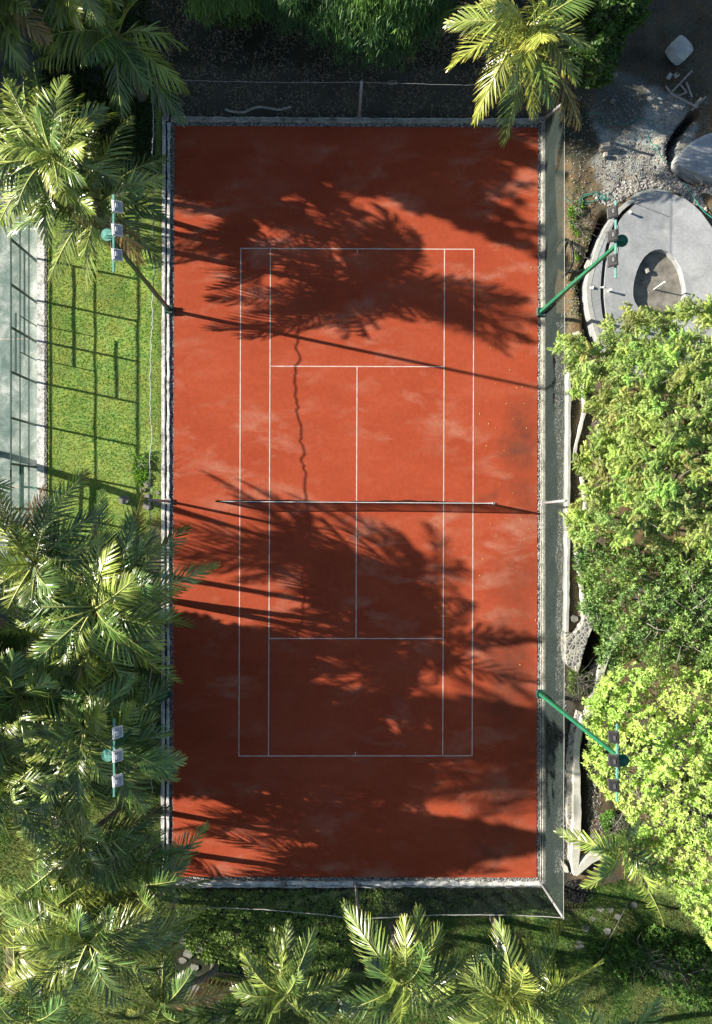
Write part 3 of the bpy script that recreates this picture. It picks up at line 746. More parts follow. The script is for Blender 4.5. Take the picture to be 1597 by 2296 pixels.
def make_palm(name_label, hub, z, tips, extra=7, exlen=(3.0, 4.0), trunk=None, seed=0, dead=1, tint=(1, 1, 1), leaflet=1.05, cat='palm', group='coconut palms round the clay court', trunkr=.15, spread=None):
    r = random.Random(seed); h = P(*hub, z)
    base = G(*trunk) if trunk else Vector((h.x + r.uniform(-.4, .4), h.y + r.uniform(-.4, .4), 0))
    if base.x < (88 - 798.5) / S: base.z = ZP
    root = empty('coconut_palm', base, label=name_label, cat=cat, group=group)
    mb = MB(); pts = []; rr = []; n = 26
    for i in range(n + 1):
        t = i / n; e = t * t * (3 - 2 * t) if trunk else t ** 1.3
        p = Vector((base.x + (h.x - base.x) * e, base.y + (h.y - base.y) * e, base.z - .1 + (h.z - .15 - base.z + .1) * t)); pts.append(p)
        rr.append((trunkr * (1.5 - .5 * min(1, t * 8)) * (1 - .32 * t)) * (1 + .05 * (i % 2)))
    mb.tube(pts, rr, 10); mb.build('trunk', M['bark'], root, True)
    # crown shaft: leaf bases and young nuts
    mb = MB()
    for k in range(9):
        a = k * 2.4; q = h + Vector((math.cos(a) * .2, math.sin(a) * .2, r.uniform(-.45, -.1)))
        rad = r.uniform(.07, .11)
        mb.tube([q + Vector((0, 0, -rad)), q + Vector((0, 0, -rad * .6)), q, q + Vector((0, 0, rad * .6)), q + Vector((0, 0, rad))], [rad * .3, rad * .8, rad, rad * .8, rad * .25], 7)
    mb.build('coconuts', plain_cache('young_coconut', (.20, .22, .05), (.12, .13, .04)), root, True)
    specs = []
    for tp in tips:
        u, v = tp[0], tp[1]; opt = tp[2] if len(tp) > 2 else None
        d = math.hypot(u - hub[0], v - hub[1]) / 56.0
        if opt is not None and not isinstance(opt, str): dz = opt
        elif d < 1.9: dz = min(2.4, .75 * math.sqrt(max(.2, 3.4 ** 2 - d * d)))
        elif d < 3.0: dz = .7 - (d - 1.9) * .6
        else: dz = .0 - (d - 3.0) * .8
        specs.append((P(u, v, max(.5, z + dz)), d, opt == 'dead'))
    for k in range(extra):
        a = 2.399 * k + r.uniform(0, .8) + seed; L = r.uniform(*exlen)
        if spread: a = r.uniform(*spread)
        if k % 3 == 0: tz = h.z + r.uniform(.2, 1.2); L *= .8
        else: tz = h.z - r.uniform(.8, 2.2); L *= .92
        specs.append((Vector((h.x + math.cos(a) * L, h.y + math.sin(a) * L, max(.4, tz))), L, k >= extra - dead))
    for k, (tp, d, dd) in enumerate(specs):
        L = (tp - h).length
        arch = (.30 * L if tp.z < h.z + .6 else .16 * L) * r.uniform(.8, 1.25)
        if dd: arch = .1 * L
        hs = h + Vector((r.uniform(-.07, .07), r.uniform(-.07, .07), r.uniform(-.12, .08)))
        A, FA, B, FB, tt = frond_geo(hs, tp, arch, seed * 100 + k, leaflet * (.62 + .38 * min(1, L / 3.2)), r.uniform(-.9, .9), 1.0, 1.6 if dd else 1.0)
        yl = r.random(); base_t = np.array([1, 1, 1.0]) * r.uniform(.8, 1.2)
        if yl > .66: base_t = base_t * np.array([1.45, 1.3, 1.1])
        elif yl < .3: base_t = base_t * np.array([.55, .72, .7])
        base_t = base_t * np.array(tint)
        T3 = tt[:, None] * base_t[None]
        # leaflet tips dry to straw
        tipm = (np.arange(len(tt)) % 8) >= 6
        T3[tipm] = T3[tipm] * np.array([1.8, 1.25, 1.0])
        tintall = np.concatenate([np.ones((len(A), 3)), T3])
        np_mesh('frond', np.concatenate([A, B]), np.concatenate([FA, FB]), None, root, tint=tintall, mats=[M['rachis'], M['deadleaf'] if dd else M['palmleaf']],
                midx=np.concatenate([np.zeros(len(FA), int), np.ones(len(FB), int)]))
    return root
_pc = {}
def plain_cache(n, a, b):
    if n not in _pc: _pc[n] = plain(n, a, b)
    return _pc[n]

make_palm('tall coconut palm with bright fronds at the upper left edge of the place', (116, 351), 5.7,
    [(4, 154), (56, 165), (75, 140), (146, 172), (179, 214), (200, 287), (0, 245), (-14, 330), (0, 415), (36, 470), (150, 450), (185, 400), (128, 280), (232, 240, -.2), (20, 300), (90, 250), (180, 330, 2.6), (60, 330, 2.4), (130, 420, 2.2)], 8, seed=1, tint=(1.0, 1.04, 1), trunk=(175, 445), leaflet=1.0)
make_palm('younger coconut palm added between the bright upper left palm and the silver lamps', (140, 408), 3.5,
    [(60, 380), (230, 330), (205, 470), (95, 480), (250, 400), (150, 300)], 5, exlen=(2.6, 3.4), seed=21, trunk=(205, 480), tint=(.8, .92, .9))  # added palm, its low crown casts more shade on the clay
make_palm('coconut palm behind the silver lamps, its long frond hanging over the lawn', (218, 456), 4.1,
    [(291, 262, .6), (232, 236), (362, 400), (366, 482), (318, 586, 'dead'), (110, 627, -1.2), (190, 566), (20, 524), (60, 470), (310, 430), (270, 330), (150, 380), (280, 440, 2.2), (180, 400, 2.4)], 6, seed=2, trunk=(287, 545))
make_palm('coconut palm with a bare grey leaning trunk in the dark litter north of the lawn', (262, 80), 4.2,
    [(248, -8), (105, 112), (88, 140), (418, 200), (412, 102), (273, 260), (330, 195), (140, 30), (190, 132), (238, 12), (300, 10)], 2, seed=3, trunk=(319, 220), tint=(.95, 1, .9), dead=0)
make_palm('palm crown at the top left corner of the place, only a few fronds showing', (5, -15), 5.0,
    [(48, 158), (36, 90), (-20, 70), (60, 20)], 4, seed=4, trunk=(70, 60))
make_palm('palm standing just north of the leaning trunk, crown mostly out of view', (165, -45), 5.0,
    [(215, 45), (125, 55), (70, 15), (262, 10), (180, 50)], 4, seed=5, trunk=(230, 40))
make_palm('golden green coconut palm overhanging the north kerb near the east corner', (1182, 66), 5.0,
    [(1011, 150), (1007, 52), (1094, 118), (1064, 270, -1.0), (1197, 256, -.6), (1324, 107), (1292, 181), (1218, -4), (1119, 18), (1298, 0), (1263, 42), (1300, 278, 'dead'), (1086, 5), (1140, 200), (1235, 230), (1212, 92)], 3, seed=6, tint=(1.2, 1.12, 1), trunk=(1150, 155), dead=0)
make_palm('big coconut palm with long fronds reaching over the west kerb onto the clay', (214, 1362), 5.3,
    [(225, 1205), (260, 1219), (398, 1390), (399, 1531), (312, 1584), (205, 1581), (124, 1542), (45, 1522), (-4, 1421), (24, 1371), (280, 1428), (362, 1412), (345, 1470), (160, 1470), (100, 1400), (300, 1300)], 13, seed=7, trunk=(300, 1330), tint=(1.1, 1.15, 1.05))
make_palm('pale lit coconut palm where the lawn meets the padel kerb', (80, 1262), 5.2,
    [(-20, 1272), (168, 1183), (194, 1060), (212, 1253), (219, 1225), (112, 1122), (-2, 1100), (222, 1150), (-12, 1160), (14, 1373), (115, 1323), (70, 1357), (122, 1360), (40, 1180), (-30, 1330)], 6, seed=8, trunk=(190, 1258))
make_palm('coconut palm whose dark fronds cross the kerb just south of the net line', (262, 1335), 4.9,
    [(320, 1100), (422, 1182), (486, 1268), (300, 1165), (345, 1195), (228, 1100), (290, 1210), (330, 1310)], 3, seed=9, trunk=(288, 1330), tint=(.9, 1, .95), dead=0)
make_palm('coconut palm with a fan of yellow leaflets west of the teal mast', (190, 1636), 5.3,
    [(171, 1581), (250, 1651), (-4, 1668), (0, 1620), (0, 1803), (66, 1812), (81, 1855), (-2, 1749), (239, 1744), (258, 1856), (37, 1589), (230, 1590), (140, 1770), (60, 1700), (190, 1850)], 12, tint=(1.1, 1.12, 1), seed=10, trunk=(262, 1600))
make_palm('coconut palm hidden by the teal mast, fronds touching the kerb beside it', (250, 1668), 4.7,
    [(408, 1707), (392, 1752), (350, 1610), (335, 1740), (352, 1805), (300, 1590), (290, 1830), (378, 1645)], 8, seed=11, trunk=(320, 1640), tint=(1.05, 1.1, 1))
make_palm('coconut palm south of the teal mast, one frond arching out over the lit clay', (185, 1890), 4.3,
    [(208, 1853), (37, 1845), (426, 1900, -.4), (360, 1955), (7, 2026), (205, 2080), (323, 2059), (60, 1930), (260, 1990), (330, 1880), (120, 1990), (160, 2060)], 9, seed=12, trunk=(275, 1802))
make_palm('wide coconut palm at the lower left with crossing pale fronds', (200, 2112), 5.4,
    [(115, 2130), (-4, 2033), (57, 2153), (353, 2068), (452, 2040), (436, 2082), (317, 2256), (-2, 2243), (18, 2200), (73, 2300), (160, 2215), (180, 2052), (370, 2168), (110, 2060), (250, 2040), (40, 2100)], 8, seed=13, trunk=(280, 2000), tint=(1.1, 1.08, 1))
make_palm('small yellow-tipped palm over the stone path at the lower left', (362, 2255), 3.8,
    [(370, 2119), (402, 2292), (300, 2170), (430, 2180), (330, 2310), (290, 2280)], 3, seed=14, trunk=(482, 2168), tint=(1.05, 1, 1), leaflet=.75)
make_palm('thin coconut palm growing out of the creeper south of the court', (641, 2229), 4.2,
    [(611, 2085), (660, 2160), (706, 2078), (646, 2068), (522, 2215), (546, 2135), (778, 2183), (592, 2290), (762, 2262), (696, 2285), (670, 2180)], 2, exlen=(2.0, 2.8), seed=15, tint=(.85, .9, .9), trunk=(655, 2085), dead=0, leaflet=.8)
make_palm('coconut palm south of the middle fence post with spear-like upright fronds', (903, 2203), 4.5,
    [(772, 2030), (906, 2064), (876, 2130), (937, 2040), (1062, 2152), (1012, 2208), (764, 2262), (896, 2292), (986, 2082), (1060, 2250), (830, 2160), (950, 2130), (830, 2290)], 2, exlen=(2.2, 3.0), seed=16, tint=(.9, .95, .95), trunk=(880, 2075), dead=0)
make_palm('coconut palm with a visible grey trunk near the southeast fence corner', (1142, 2243), 5.2,
    [(1119, 2072), (1175, 2168), (1346, 2154), (1054, 2158), (1036, 2188), (1216, 2288), (1310, 2220), (1020, 2296), (1090, 2140), (1250, 2290), (1180, 2310), (1080, 2310)], 2, seed=17, tint=(1.05, 1.05, 1), trunk=(1107, 2058), dead=0)
make_palm('palm crown at the bottom edge right of the last trunk, tips only', (1310, 2350), 4.5,
    [(1478, 2240), (1180, 2285), (1400, 2290), (1320, 2270), (1260, 2290)], 3, seed=18, trunk=(1260, 2300), tint=(.9, 1, .9), dead=0)
make_palm('short palm at the tip of the white wall under the yellow-green tree', (1396, 1900), 3.4,
    [(1332, 1905), (1310, 1990), (1400, 1972), (1470, 2005), (1490, 2080), (1430, 1850), (1388, 1850), (1350, 1960), (1500, 1960)], 2, exlen=(2, 2.6), seed=19, tint=(.75, .85, .8), trunk=(1420, 1885), dead=0, leaflet=.75)
make_palm('tall young coconut palm west of the padel court, outside the photographed ground', (-341, 1030), 7.0, [], 15, exlen=(2.0, 2.9), seed=20, trunk=(-150, 985), dead=0, trunkr=.10, group='palms outside the photographed ground')
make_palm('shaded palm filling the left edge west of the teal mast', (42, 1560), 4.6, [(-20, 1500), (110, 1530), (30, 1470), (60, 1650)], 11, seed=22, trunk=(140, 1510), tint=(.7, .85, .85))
make_palm('low palm at the left edge above the small patch of open grass', (22, 1745), 4.3, [(110, 1760), (40, 1840), (-20, 1800)], 10, seed=23, trunk=(118, 1670), tint=(.95, 1.02, 1))
make_palm('palm in the gap between the two lowest big crowns on the left', (110, 2040), 3.4, [(30, 2000), (180, 1990), (90, 2110)], 9, seed=24, trunk=(180, 1950), tint=(.9, 1, .95))
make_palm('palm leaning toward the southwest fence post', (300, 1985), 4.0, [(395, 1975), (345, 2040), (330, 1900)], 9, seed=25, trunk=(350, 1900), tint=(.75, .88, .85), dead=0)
make_palm('palm at the bottom left corner with fronds cut by the edge', (60, 2290), 4.4, [(-10, 2230), (140, 2250), (70, 2200)], 9, seed=26, trunk=(150, 2140), tint=(.95, 1.02, 1))
make_palm('slim coconut palm beside the padel court, just outside the photographed ground', (-195, 1090), 8.0, [], 20, exlen=(2.4, 3.1), seed=27, trunk=(-32, 1012), dead=0, trunkr=.11, group='palms outside the photographed ground')
# palms beyond the edge of the photograph whose shade reaches the clay
for i, (u, v, z, a, b) in enumerate([(-360, 1640, 11, 5, 9), (-80, 250, 4.6, 5, 9)]):
    make_palm('tall palm standing outside the west edge, number %d in its row' % i if False else 'tall coconut palm west of the place, outside the photographed ground', (u, v), z, [], 16, exlen=(3.4, 4.3), seed=30 + i, trunkr=.16, group='palms outside the photographed ground')

# ------------------------------------------------------------------ leaves in bulk
def leaf_cloud(Pn, D, Nn, L, W, tint):
    """folded diamond leaves: position, direction, normal, length, width, tint (n,3)"""
    D = D / (np.linalg.norm(D, axis=1)[:, None] + 1e-9)
    B = np.cross(D, Nn); B /= np.linalg.norm(B, axis=1)[:, None] + 1e-9
    N2 = np.cross(B, D)
    L = np.asarray(L).reshape(-1, 1); W = np.asarray(W).reshape(-1, 1)
    m = Pn + D * L * .45
    v = np.stack([Pn, m + B * W + N2 * W * .35, Pn + D * L - N2 * L * .12, m - B * W + N2 * W * .35], 1)
    n = len(Pn)
    f = (np.array([(0, 1, 2), (0, 2, 3)])[None] + (np.arange(n) * 4)[:, None, None]).reshape(-1, 3)
    return v.reshape(-1, 3), f, np.repeat(tint, 4, axis=0)
def rosettes(centres, axes, k, L, W, spreadang, tint, jit=.25, tiptint=None):
    """k leaves round each centre, leaning out from its axis"""
    n = len(centres); c = np.repeat(centres, k, 0); ax = np.repeat(axes, k, 0); ax /= np.linalg.norm(ax, axis=1)[:, None]
    ref = rng.normal(size=(n * k, 3)); t1 = np.cross(ax, ref); t1 /= np.linalg.norm(t1, axis=1)[:, None] + 1e-9
    a = spreadang + rng.normal(0, jit, n * k)
    D = ax * np.cos(a)[:, None] + t1 * np.sin(a)[:, None]
    Nn = ax + .3 * rng.normal(size=(n * k, 3))
    tt = np.repeat(tint, k, 0) * rng.uniform(.75, 1.25, (n * k, 1))
    return leaf_cloud(c, D, Nn, L * rng.uniform(.7, 1.2, n * k), W * rng.uniform(.8, 1.2, n * k), tt)
def cat_geo(parts):
    V = []; F = []; T = []; o = 0
    for v, f, t in parts:
        V.append(v); F.append(f + o); T.append(t); o += len(v)
    return np.concatenate(V), np.concatenate(F), np.concatenate(T)
def pinnate_leaves(c, D, L, tint, pairs=8, W=.034):
    """arching feather leaves: pairs of small leaflets along a curved midrib"""
    n = len(c); D = D / np.linalg.norm(D, axis=1)[:, None]; parts = []
    up = np.array([0, 0, 1.0]); B = np.cross(D, up); B /= np.linalg.norm(B, axis=1)[:, None] + 1e-9
    for j in range(pairs):
        s = (j + .6) / pairs
        p = c + D * (L * s)[:, None] - up * (L * .42 * s * s)[:, None]
        T = D - up * (.84 * s)
        for sd in (-1, 1):
            d = B * sd + T * .35 + rng.normal(0, .12, (n, 3)) - up * .25
            l = L * .26 * math.sin(math.pi * (.15 + .75 * s)) + .015
            parts.append(leaf_cloud(p, d, np.tile(up, (n, 1)) + .2 * rng.normal(size=(n, 3)), l, np.full(n, W) * .8, tint * rng.uniform(.85, 1.15, (n, 1))))
    return cat_geo(parts)

def sample_poly(poly, n):
    xs = [p[0] for p in poly]; ys = [p[1] for p in poly]; got = []
    while sum(len(g) for g in got) < n:
        u = rng.uniform(min(xs), max(xs), n * 3); v = rng.uniform(min(ys), max(ys), n * 3); m = in_poly(u, v, poly)
        got.append(np.stack([u[m], v[m]], 1))
    return np.concatenate(got)[:n]
def edge_dist(pts, poly):
    return dist_line(pts[:, 0], pts[:, 1], list(poly) + [poly[0]])
def to_world(pts, z):
    k = 1 - z / H; u = NX + (pts[:, 0] - NX) * k; v = NY + (pts[:, 1] - NY) * k
    return np.stack([(u - 798.5) / S, (1148 - v) / S, z], 1)
def lump(pts, a=.9, f=.02, ph=0.0):
    u, v = pts[:, 0], pts[:, 1]
    return a * (np.sin(u * f + ph) * np.cos(v * f * 1.3 + ph) + .6 * np.sin(u * f * 2.7 + v * f * 2.1 + ph) + .35 * np.sin(u * f * 5.3 - v * f * 6.1))

def limbs(mb, base, targets, r0, seed=0):
    rr = random.Random(seed)
    for t in targets:
        mid = base.lerp(t, .5) + Vector((rr.uniform(-.3, .3), rr.uniform(-.3, .3), rr.uniform(.1, .5)))
        mb.tube([base, base.lerp(mid, .5) + Vector((rr.uniform(-.1, .1), rr.uniform(-.1, .1), 0)), mid, mid.lerp(t, .5), t], [r0, r0 * .8, r0 * .55, r0 * .35, r0 * .15], 6)
        for k in range(5):
            s = rr.uniform(.3, .95); a = base.lerp(mid, s * 2) if s < .5 else mid.lerp(t, s * 2 - 1)
            e = a + Vector((rr.uniform(-1.1, 1.1), rr.uniform(-1.1, 1.1), rr.uniform(.1, .9)))
            m2 = a.lerp(e, .5) + Vector((rr.uniform(-.15, .15), rr.uniform(-.15, .15), .1))
            mb.tube([a, m2, e], [r0 * .28, r0 * .18, r0 * .06], 5)

def tree_root(name, label, base, cat='tree'):
    return empty(name, base, label=label, cat=cat, group='broadleaf trees along the east side')

# tree with feathery leaves, over the oval deck
T1 = [(1400, 690), (1415, 672), (1440, 684), (1480, 700), (1520, 690), (1560, 676), (1600, 684), (1760, 700), (1800, 1000), (1740, 1240), (1600, 1245), (1500, 1235), (1430, 1215), (1390, 1235), (1330, 1225), (1290, 1210), (1278, 1170), (1274, 1140), (1300, 1110), (1325, 1075), (1293, 1030), (1300, 1010), (1335, 1000), (1350, 970), (1335, 930), (1300, 895), (1285, 850), (1268, 800), (1248, 770), (1258, 745), (1275, 752), (1300, 770), (1340, 765), (1365, 730), (1375, 705)]
b1 = G(1480, 1010); root = tree_root('broadleaf_tree', 'light green feathery-leaved tree overhanging the grey oval deck', b1)
c = sample_poly(T1, 900); ed = edge_dist(c, T1)
gap = lump(c, 1, .035, 1.7) + rng.normal(0, .35, len(c))
c = c[gap > -1.15]; ed = ed[gap > -1.15]
z = 3.6 + 1.9 * np.clip(ed / 120, 0, 1) + lump(c, .45, .03, .5) + rng.normal(0, .2, len(c))
cw = to_world(c, z)
lower = to_world(c[::2] + rng.normal(0, 8, c[::2].shape), z[::2] - rng.uniform(.5, 1.3, len(z[::2])))
cc = np.concatenate([cw, lower]); shade = np.concatenate([np.ones(len(cw)), np.ones(len(lower))])
k = 9; n = len(cc)
pc = np.repeat(cc, k, 0) + rng.normal(0, .10, (n * k, 3)); a = rng.uniform(0, 6.283, n * k); el = rng.normal(.35, .35, n * k)
D = np.stack([np.cos(a) * np.cos(el), np.sin(a) * np.cos(el), np.sin(el)], 1)
tn = np.repeat(rng.uniform(.6, 1.35, (n, 1)) * np.array([[1, 1, 1]]) * (1 + rng.normal(0, .08, (n, 3))), k, 0)
V_, F_, T_ = pinnate_leaves(pc, D, rng.uniform(.26, .42, n * k), tn, 7, .042)
np_mesh('crown', V_, F_, M['pinnate'], root, tint=T_)
mb = MB(); mb.tube([b1 + Vector((0, 0, -.2)), b1 + Vector((.1, -.05, 1.2)), b1 + Vector((.05, .1, 2.2))], [.24, .19, .16], 10); mb.build('trunk', M['bark2'], root, True)
mb = MB(); limbs(mb, b1 + Vector((.05, .1, 2.1)), [Vector(cw[i]) - Vector((0, 0, .15)) for i in rng.choice(len(cw), 34, replace=False)], .10, 1); mb.build('branches', M['bark2'], root, True)

# tree with small mid-green leaves
T2 = [(1290, 1205), (1340, 1220), (1400, 1210), (1470, 1235), (1600, 1225), (1760, 1250), (1760, 1520), (1600, 1510), (1540, 1490), (1480, 1500), (1420, 1475), (1385, 1500), (1345, 1500), (1335, 1455), (1350, 1430), (1330, 1410), (1318, 1380), (1290, 1365), (1310, 1340), (1292, 1290), (1283, 1255)]
b2 = G(1470, 1330); root = tree_root('broadleaf_tree', 'mid green small-leaved tree beside the stone wedge wall', b2)
c = sample_poly(T2, 6600); ed = edge_dist(c, T2); gap = lump(c, 1, .045, .3) + rng.normal(0, .4, len(c)); kp = gap > -1.25 ; c = c[kp]; ed = ed[kp]
z = 2.7 + 1.7 * np.clip(ed / 120, 0, 1) + lump(c, .35, .04, 2.5) + rng.normal(0, .25, len(c)) - rng.exponential(.25, len(c))
cw2 = to_world(c, z); ax = np.tile([0.0, 0, 1], (len(cw2), 1)) + rng.normal(0, .45, (len(cw2), 3))
hv = vnoise(c[:, 0], c[:, 1], .03)[:, None]
V_, F_, T_ = rosettes(cw2, ax, 7, .15, .026, 1.05, (rng.uniform(.45, 1.45, (len(cw2), 1)) * (1 + .5 * hv) * (np.array([[.9, 1, 1.05]]) + hv * np.array([[.35, .1, -.2]]))), .4)
np_mesh('crown', V_, F_, M['smallleaf'], root, tint=T_)
mb = MB(); mb.tube([b2 + Vector((0, 0, -.2)), b2 + Vector((-.1, .05, 1)), b2 + Vector((0, 0, 1.8))], [.2, .16, .13], 10); mb.build('trunk', M['bark2'], root, True)
mb = MB(); limbs(mb, b2 + Vector((0, 0, 1.7)), [Vector(cw2[i]) + Vector((0, 0, .05)) for i in rng.choice(len(cw2), 60, replace=False)], .08, 2); mb.build('branches', M['twig'], root, True)

# tree with yellow-green new growth
T3 = [(1305, 1565), (1330, 1560), (1345, 1510), (1385, 1500), (1420, 1480), (1480, 1500), (1540, 1490), (1600, 1510), (1780, 1530), (1800, 2200), (1600, 2130), (1570, 2090), (1545, 2060), (1500, 2010), (1470, 1975), (1440, 1930), (1405, 1895), (1420, 1860), (1395, 1820), (1360, 1790), (1335, 1755), (1312, 1735), (1305, 1700), (1320, 1660), (1305, 1610)]
b3 = G(1480, 1730); root = tree_root('broadleaf_tree', 'yellow-green flushing tree behind the southeast floodlight mast', b3)
c = sample_poly(T3, 9000); ed = edge_dist(c, T3); gap = lump(c, 1, .04, 1.1) + rng.normal(0, .4, len(c)); kp = gap > -1.1; c = c[kp]; ed = ed[kp]
z = 2.9 + 2.1 * np.clip(ed / 130, 0, 1) + lump(c, .45, .035, 4.0) + rng.normal(0, .2, len(c))
n1 = int(len(c) * .50); cy, cg = c[:n1], c[n1:]; zy, zg = z[:n1] + .15, z[n1:] - rng.exponential(.45, len(c) - n1)
# new growth comes in sprays: pull the tips into clumps
cl = sample_poly(T3, 1900); cy = np.concatenate([cy, cy, cy[:1500]]); j = rng.integers(0, len(cl), len(cy)); cy = cl[j] + rng.normal(0, 5.0, cy.shape); ok = in_poly(cy[:, 0], cy[:, 1], T3); cy = cy[ok]
edy = edge_dist(cy, T3); zy = 3.1 + 2.1 * np.clip(edy / 130, 0, 1) + lump(cy, .45, .035, 4.0) + rng.normal(0, .12, len(cy))
wy = to_world(cy, zy); wg = to_world(cg, zg)
V1 = rosettes(wy, np.tile([-.35, .05, 1], (len(wy), 1)) + rng.normal(0, .4, (len(wy), 3)), 7, .13, .026, .8, rng.uniform(.6, 1.3, (len(wy), 1)) * (np.array([[.82, 1, 1]]) + vnoise(cy[:, 0], cy[:, 1], .025)[:, None] * np.array([[.3, .1, .3]])), .3)
V2 = rosettes(wg, np.tile([0, 0, 1.0], (len(wg), 1)) + rng.normal(0, .5, (len(wg), 3)), 8, .13, .016, 1.1, rng.uniform(.7, 1.2, (len(wg), 1)) * np.array([[1.1, 1.0, 1.3]]), .4)
np_mesh('crown', *V2[:2], M['smallleaf'], root, tint=V2[2])
np_mesh('new_leaves', *V1[:2], M['yellowleaf'], root, tint=V1[2])
mb = MB(); mb.tube([b3 + Vector((0, 0, -.2)), b3 + Vector((-.1, .05, 1)), b3 + Vector((0, 0, 2))], [.24, .19, .15], 10); mb.build('trunk', M['bark2'], root, True)
mb = MB(); limbs(mb, b3 + Vector((0, 0, 1.9)), [Vector(wg[i]) + Vector((0, 0, .25)) for i in rng.choice(len(wg), 110, replace=False)], .07, 3); mb.build('branches', M['twig'], root, True)

# dark broadleaf tree at the top edge, and bushes lower right
def bush(name, label, poly, base, n, z0, z1, mat, L, W, k=6, cat='shrub', seed=0, tint=(1, 1, 1), lim=14, group=None):
    root = empty(name, base, label=label, cat=cat, group=group)
    c = sample_poly(poly, n); ed = edge_dist(c, poly); gap = lump(c, 1, .05, seed) + rng.normal(0, .4, len(c)); c = c[gap > -1.1]; ed = ed[gap > -1.1]
    z = z0 + (z1 - z0) * np.clip(ed / 70, 0, 1) + lump(c, (z1 - z0) * .2, .05, seed) - rng.exponential((z1 - z0) * .2, len(c)); z = np.maximum(z, .05)
    w = to_world(c, z)
    g = rosettes(w, np.tile([0, 0, 1.0], (len(w), 1)) + rng.normal(0, .5, (len(w), 3)), k, L, W, 1.1, rng.uniform(.7, 1.3, (len(w), 1)) * np.array([tint]), .4)
    np_mesh('crown', *g[:2], mat, root, tint=g[2])
    mb = MB(); hgt = max(.3, z0 * .5)
    mb.tube([base + Vector((0, 0, -.1)), base + Vector((.03, .02, hgt))], [.05 + z1 * .02, .03 + z1 * .015], 7)
    limbs(mb, base + Vector((.03, .02, hgt)), [Vector(w[i]) - Vector((0, 0, .1)) for i in rng.choice(len(w), lim, replace=False)], .02 + z1 * .01, seed)
    mb.build('trunk', M['bark2'], root, True)
    return root
bush('broadleaf_tree', 'dark broad-leaved tree between the golden palm and the plastic tank', [(1290, -60), (1460, -60), (1456, 30), (1440, 60), (1400, 80), (1395, 120), (1380, 150), (1370, 185), (1330, 200), (1290, 190), (1270, 150), (1280, 60)], G(1350, 40), 1500, 2.0, 3.4, M['darkleaf'], .20, .045, 7, 'tree', 5, (1.3, 1.35, 1.1))
bush('leafy_bush', 'big bright-edged bush in the dark southeast lawn', [(1330, 2120), (1400, 2085), (1480, 2075), (1560, 2110), (1640, 2140), (1640, 2260), (1560, 2270), (1470, 2215), (1400, 2200), (1340, 2170)], G(1520, 2180), 1500, .15, .7, M['creeper'], .15, .03, 6, 'bush', 6, (.6, .8, .6))
bush('leafy_bush', 'small green bush at the foot of the stone wedge wall', [(1272, 1500), (1300, 1490), (1325, 1515), (1335, 1545), (1310, 1560), (1275, 1555)], G(1300, 1530), 200, .2, .6, M['creeper'], .15, .03, 6, 'bush', 7)
bush('leafy_bush', 'low bright weed bush beside the white wall under the yellow-green tree', [(1345, 1830), (1370, 1815), (1400, 1835), (1395, 1875), (1360, 1880)], G(1372, 1850), 260, .2, .6, M['creeper'], .13, .03, 6, 'bush', 8, (1.1, 1.5, 1))
bush('weed_clump', 'bright weed clump by the coiled turquoise hose', [(1272, 470), (1300, 455), (1312, 470), (1300, 485), (1275, 488)], G(1290, 472), 90, .05, .25, M['creeper'], .12, .03, 5, 'weeds', 9, (1.4, 1.6, 1), lim=4)
bush('weed_clump', 'narrow weed clump between the net fence and the deck ditch', [(1277, 495), (1292, 492), (1300, 515), (1296, 532), (1284, 522)], G(1288, 512), 70, .05, .22, M['creeper'], .11, .03, 5, 'weeds', 10, (1.4, 1.6, 1), lim=4)
bush('weed_clump', 'small weed clump inside the black pipe loop side', [(1286, 566), (1300, 562), (1304, 578), (1292, 584)], G(1295, 573), 40, .05, .2, M['creeper'], .11, .03, 5, 'weeds', 11, (1.4, 1.6, 1), lim=4)
bush('weed_clump', 'leafy weeds at the fence foot where the padel shadow ends', [(300, 1020), (340, 1010), (338, 1080), (310, 1090), (298, 1060)], G(320, 1050), 170, .05, .28, M['creeper'], .12, .03, 5, 'weeds', 12, (1.4, 1.7, 1), lim=4)
bush('broadleaf_tree', 'dark evergreen shrub north of the court left of the bamboo', [(440, -60), (600, -60), (600, 30), (560, 60), (500, 60), (450, 20)], G(520, 0), 900, 1.2, 2.6, M['bambooleaf'], .22, .03, 6, 'tree', 13)

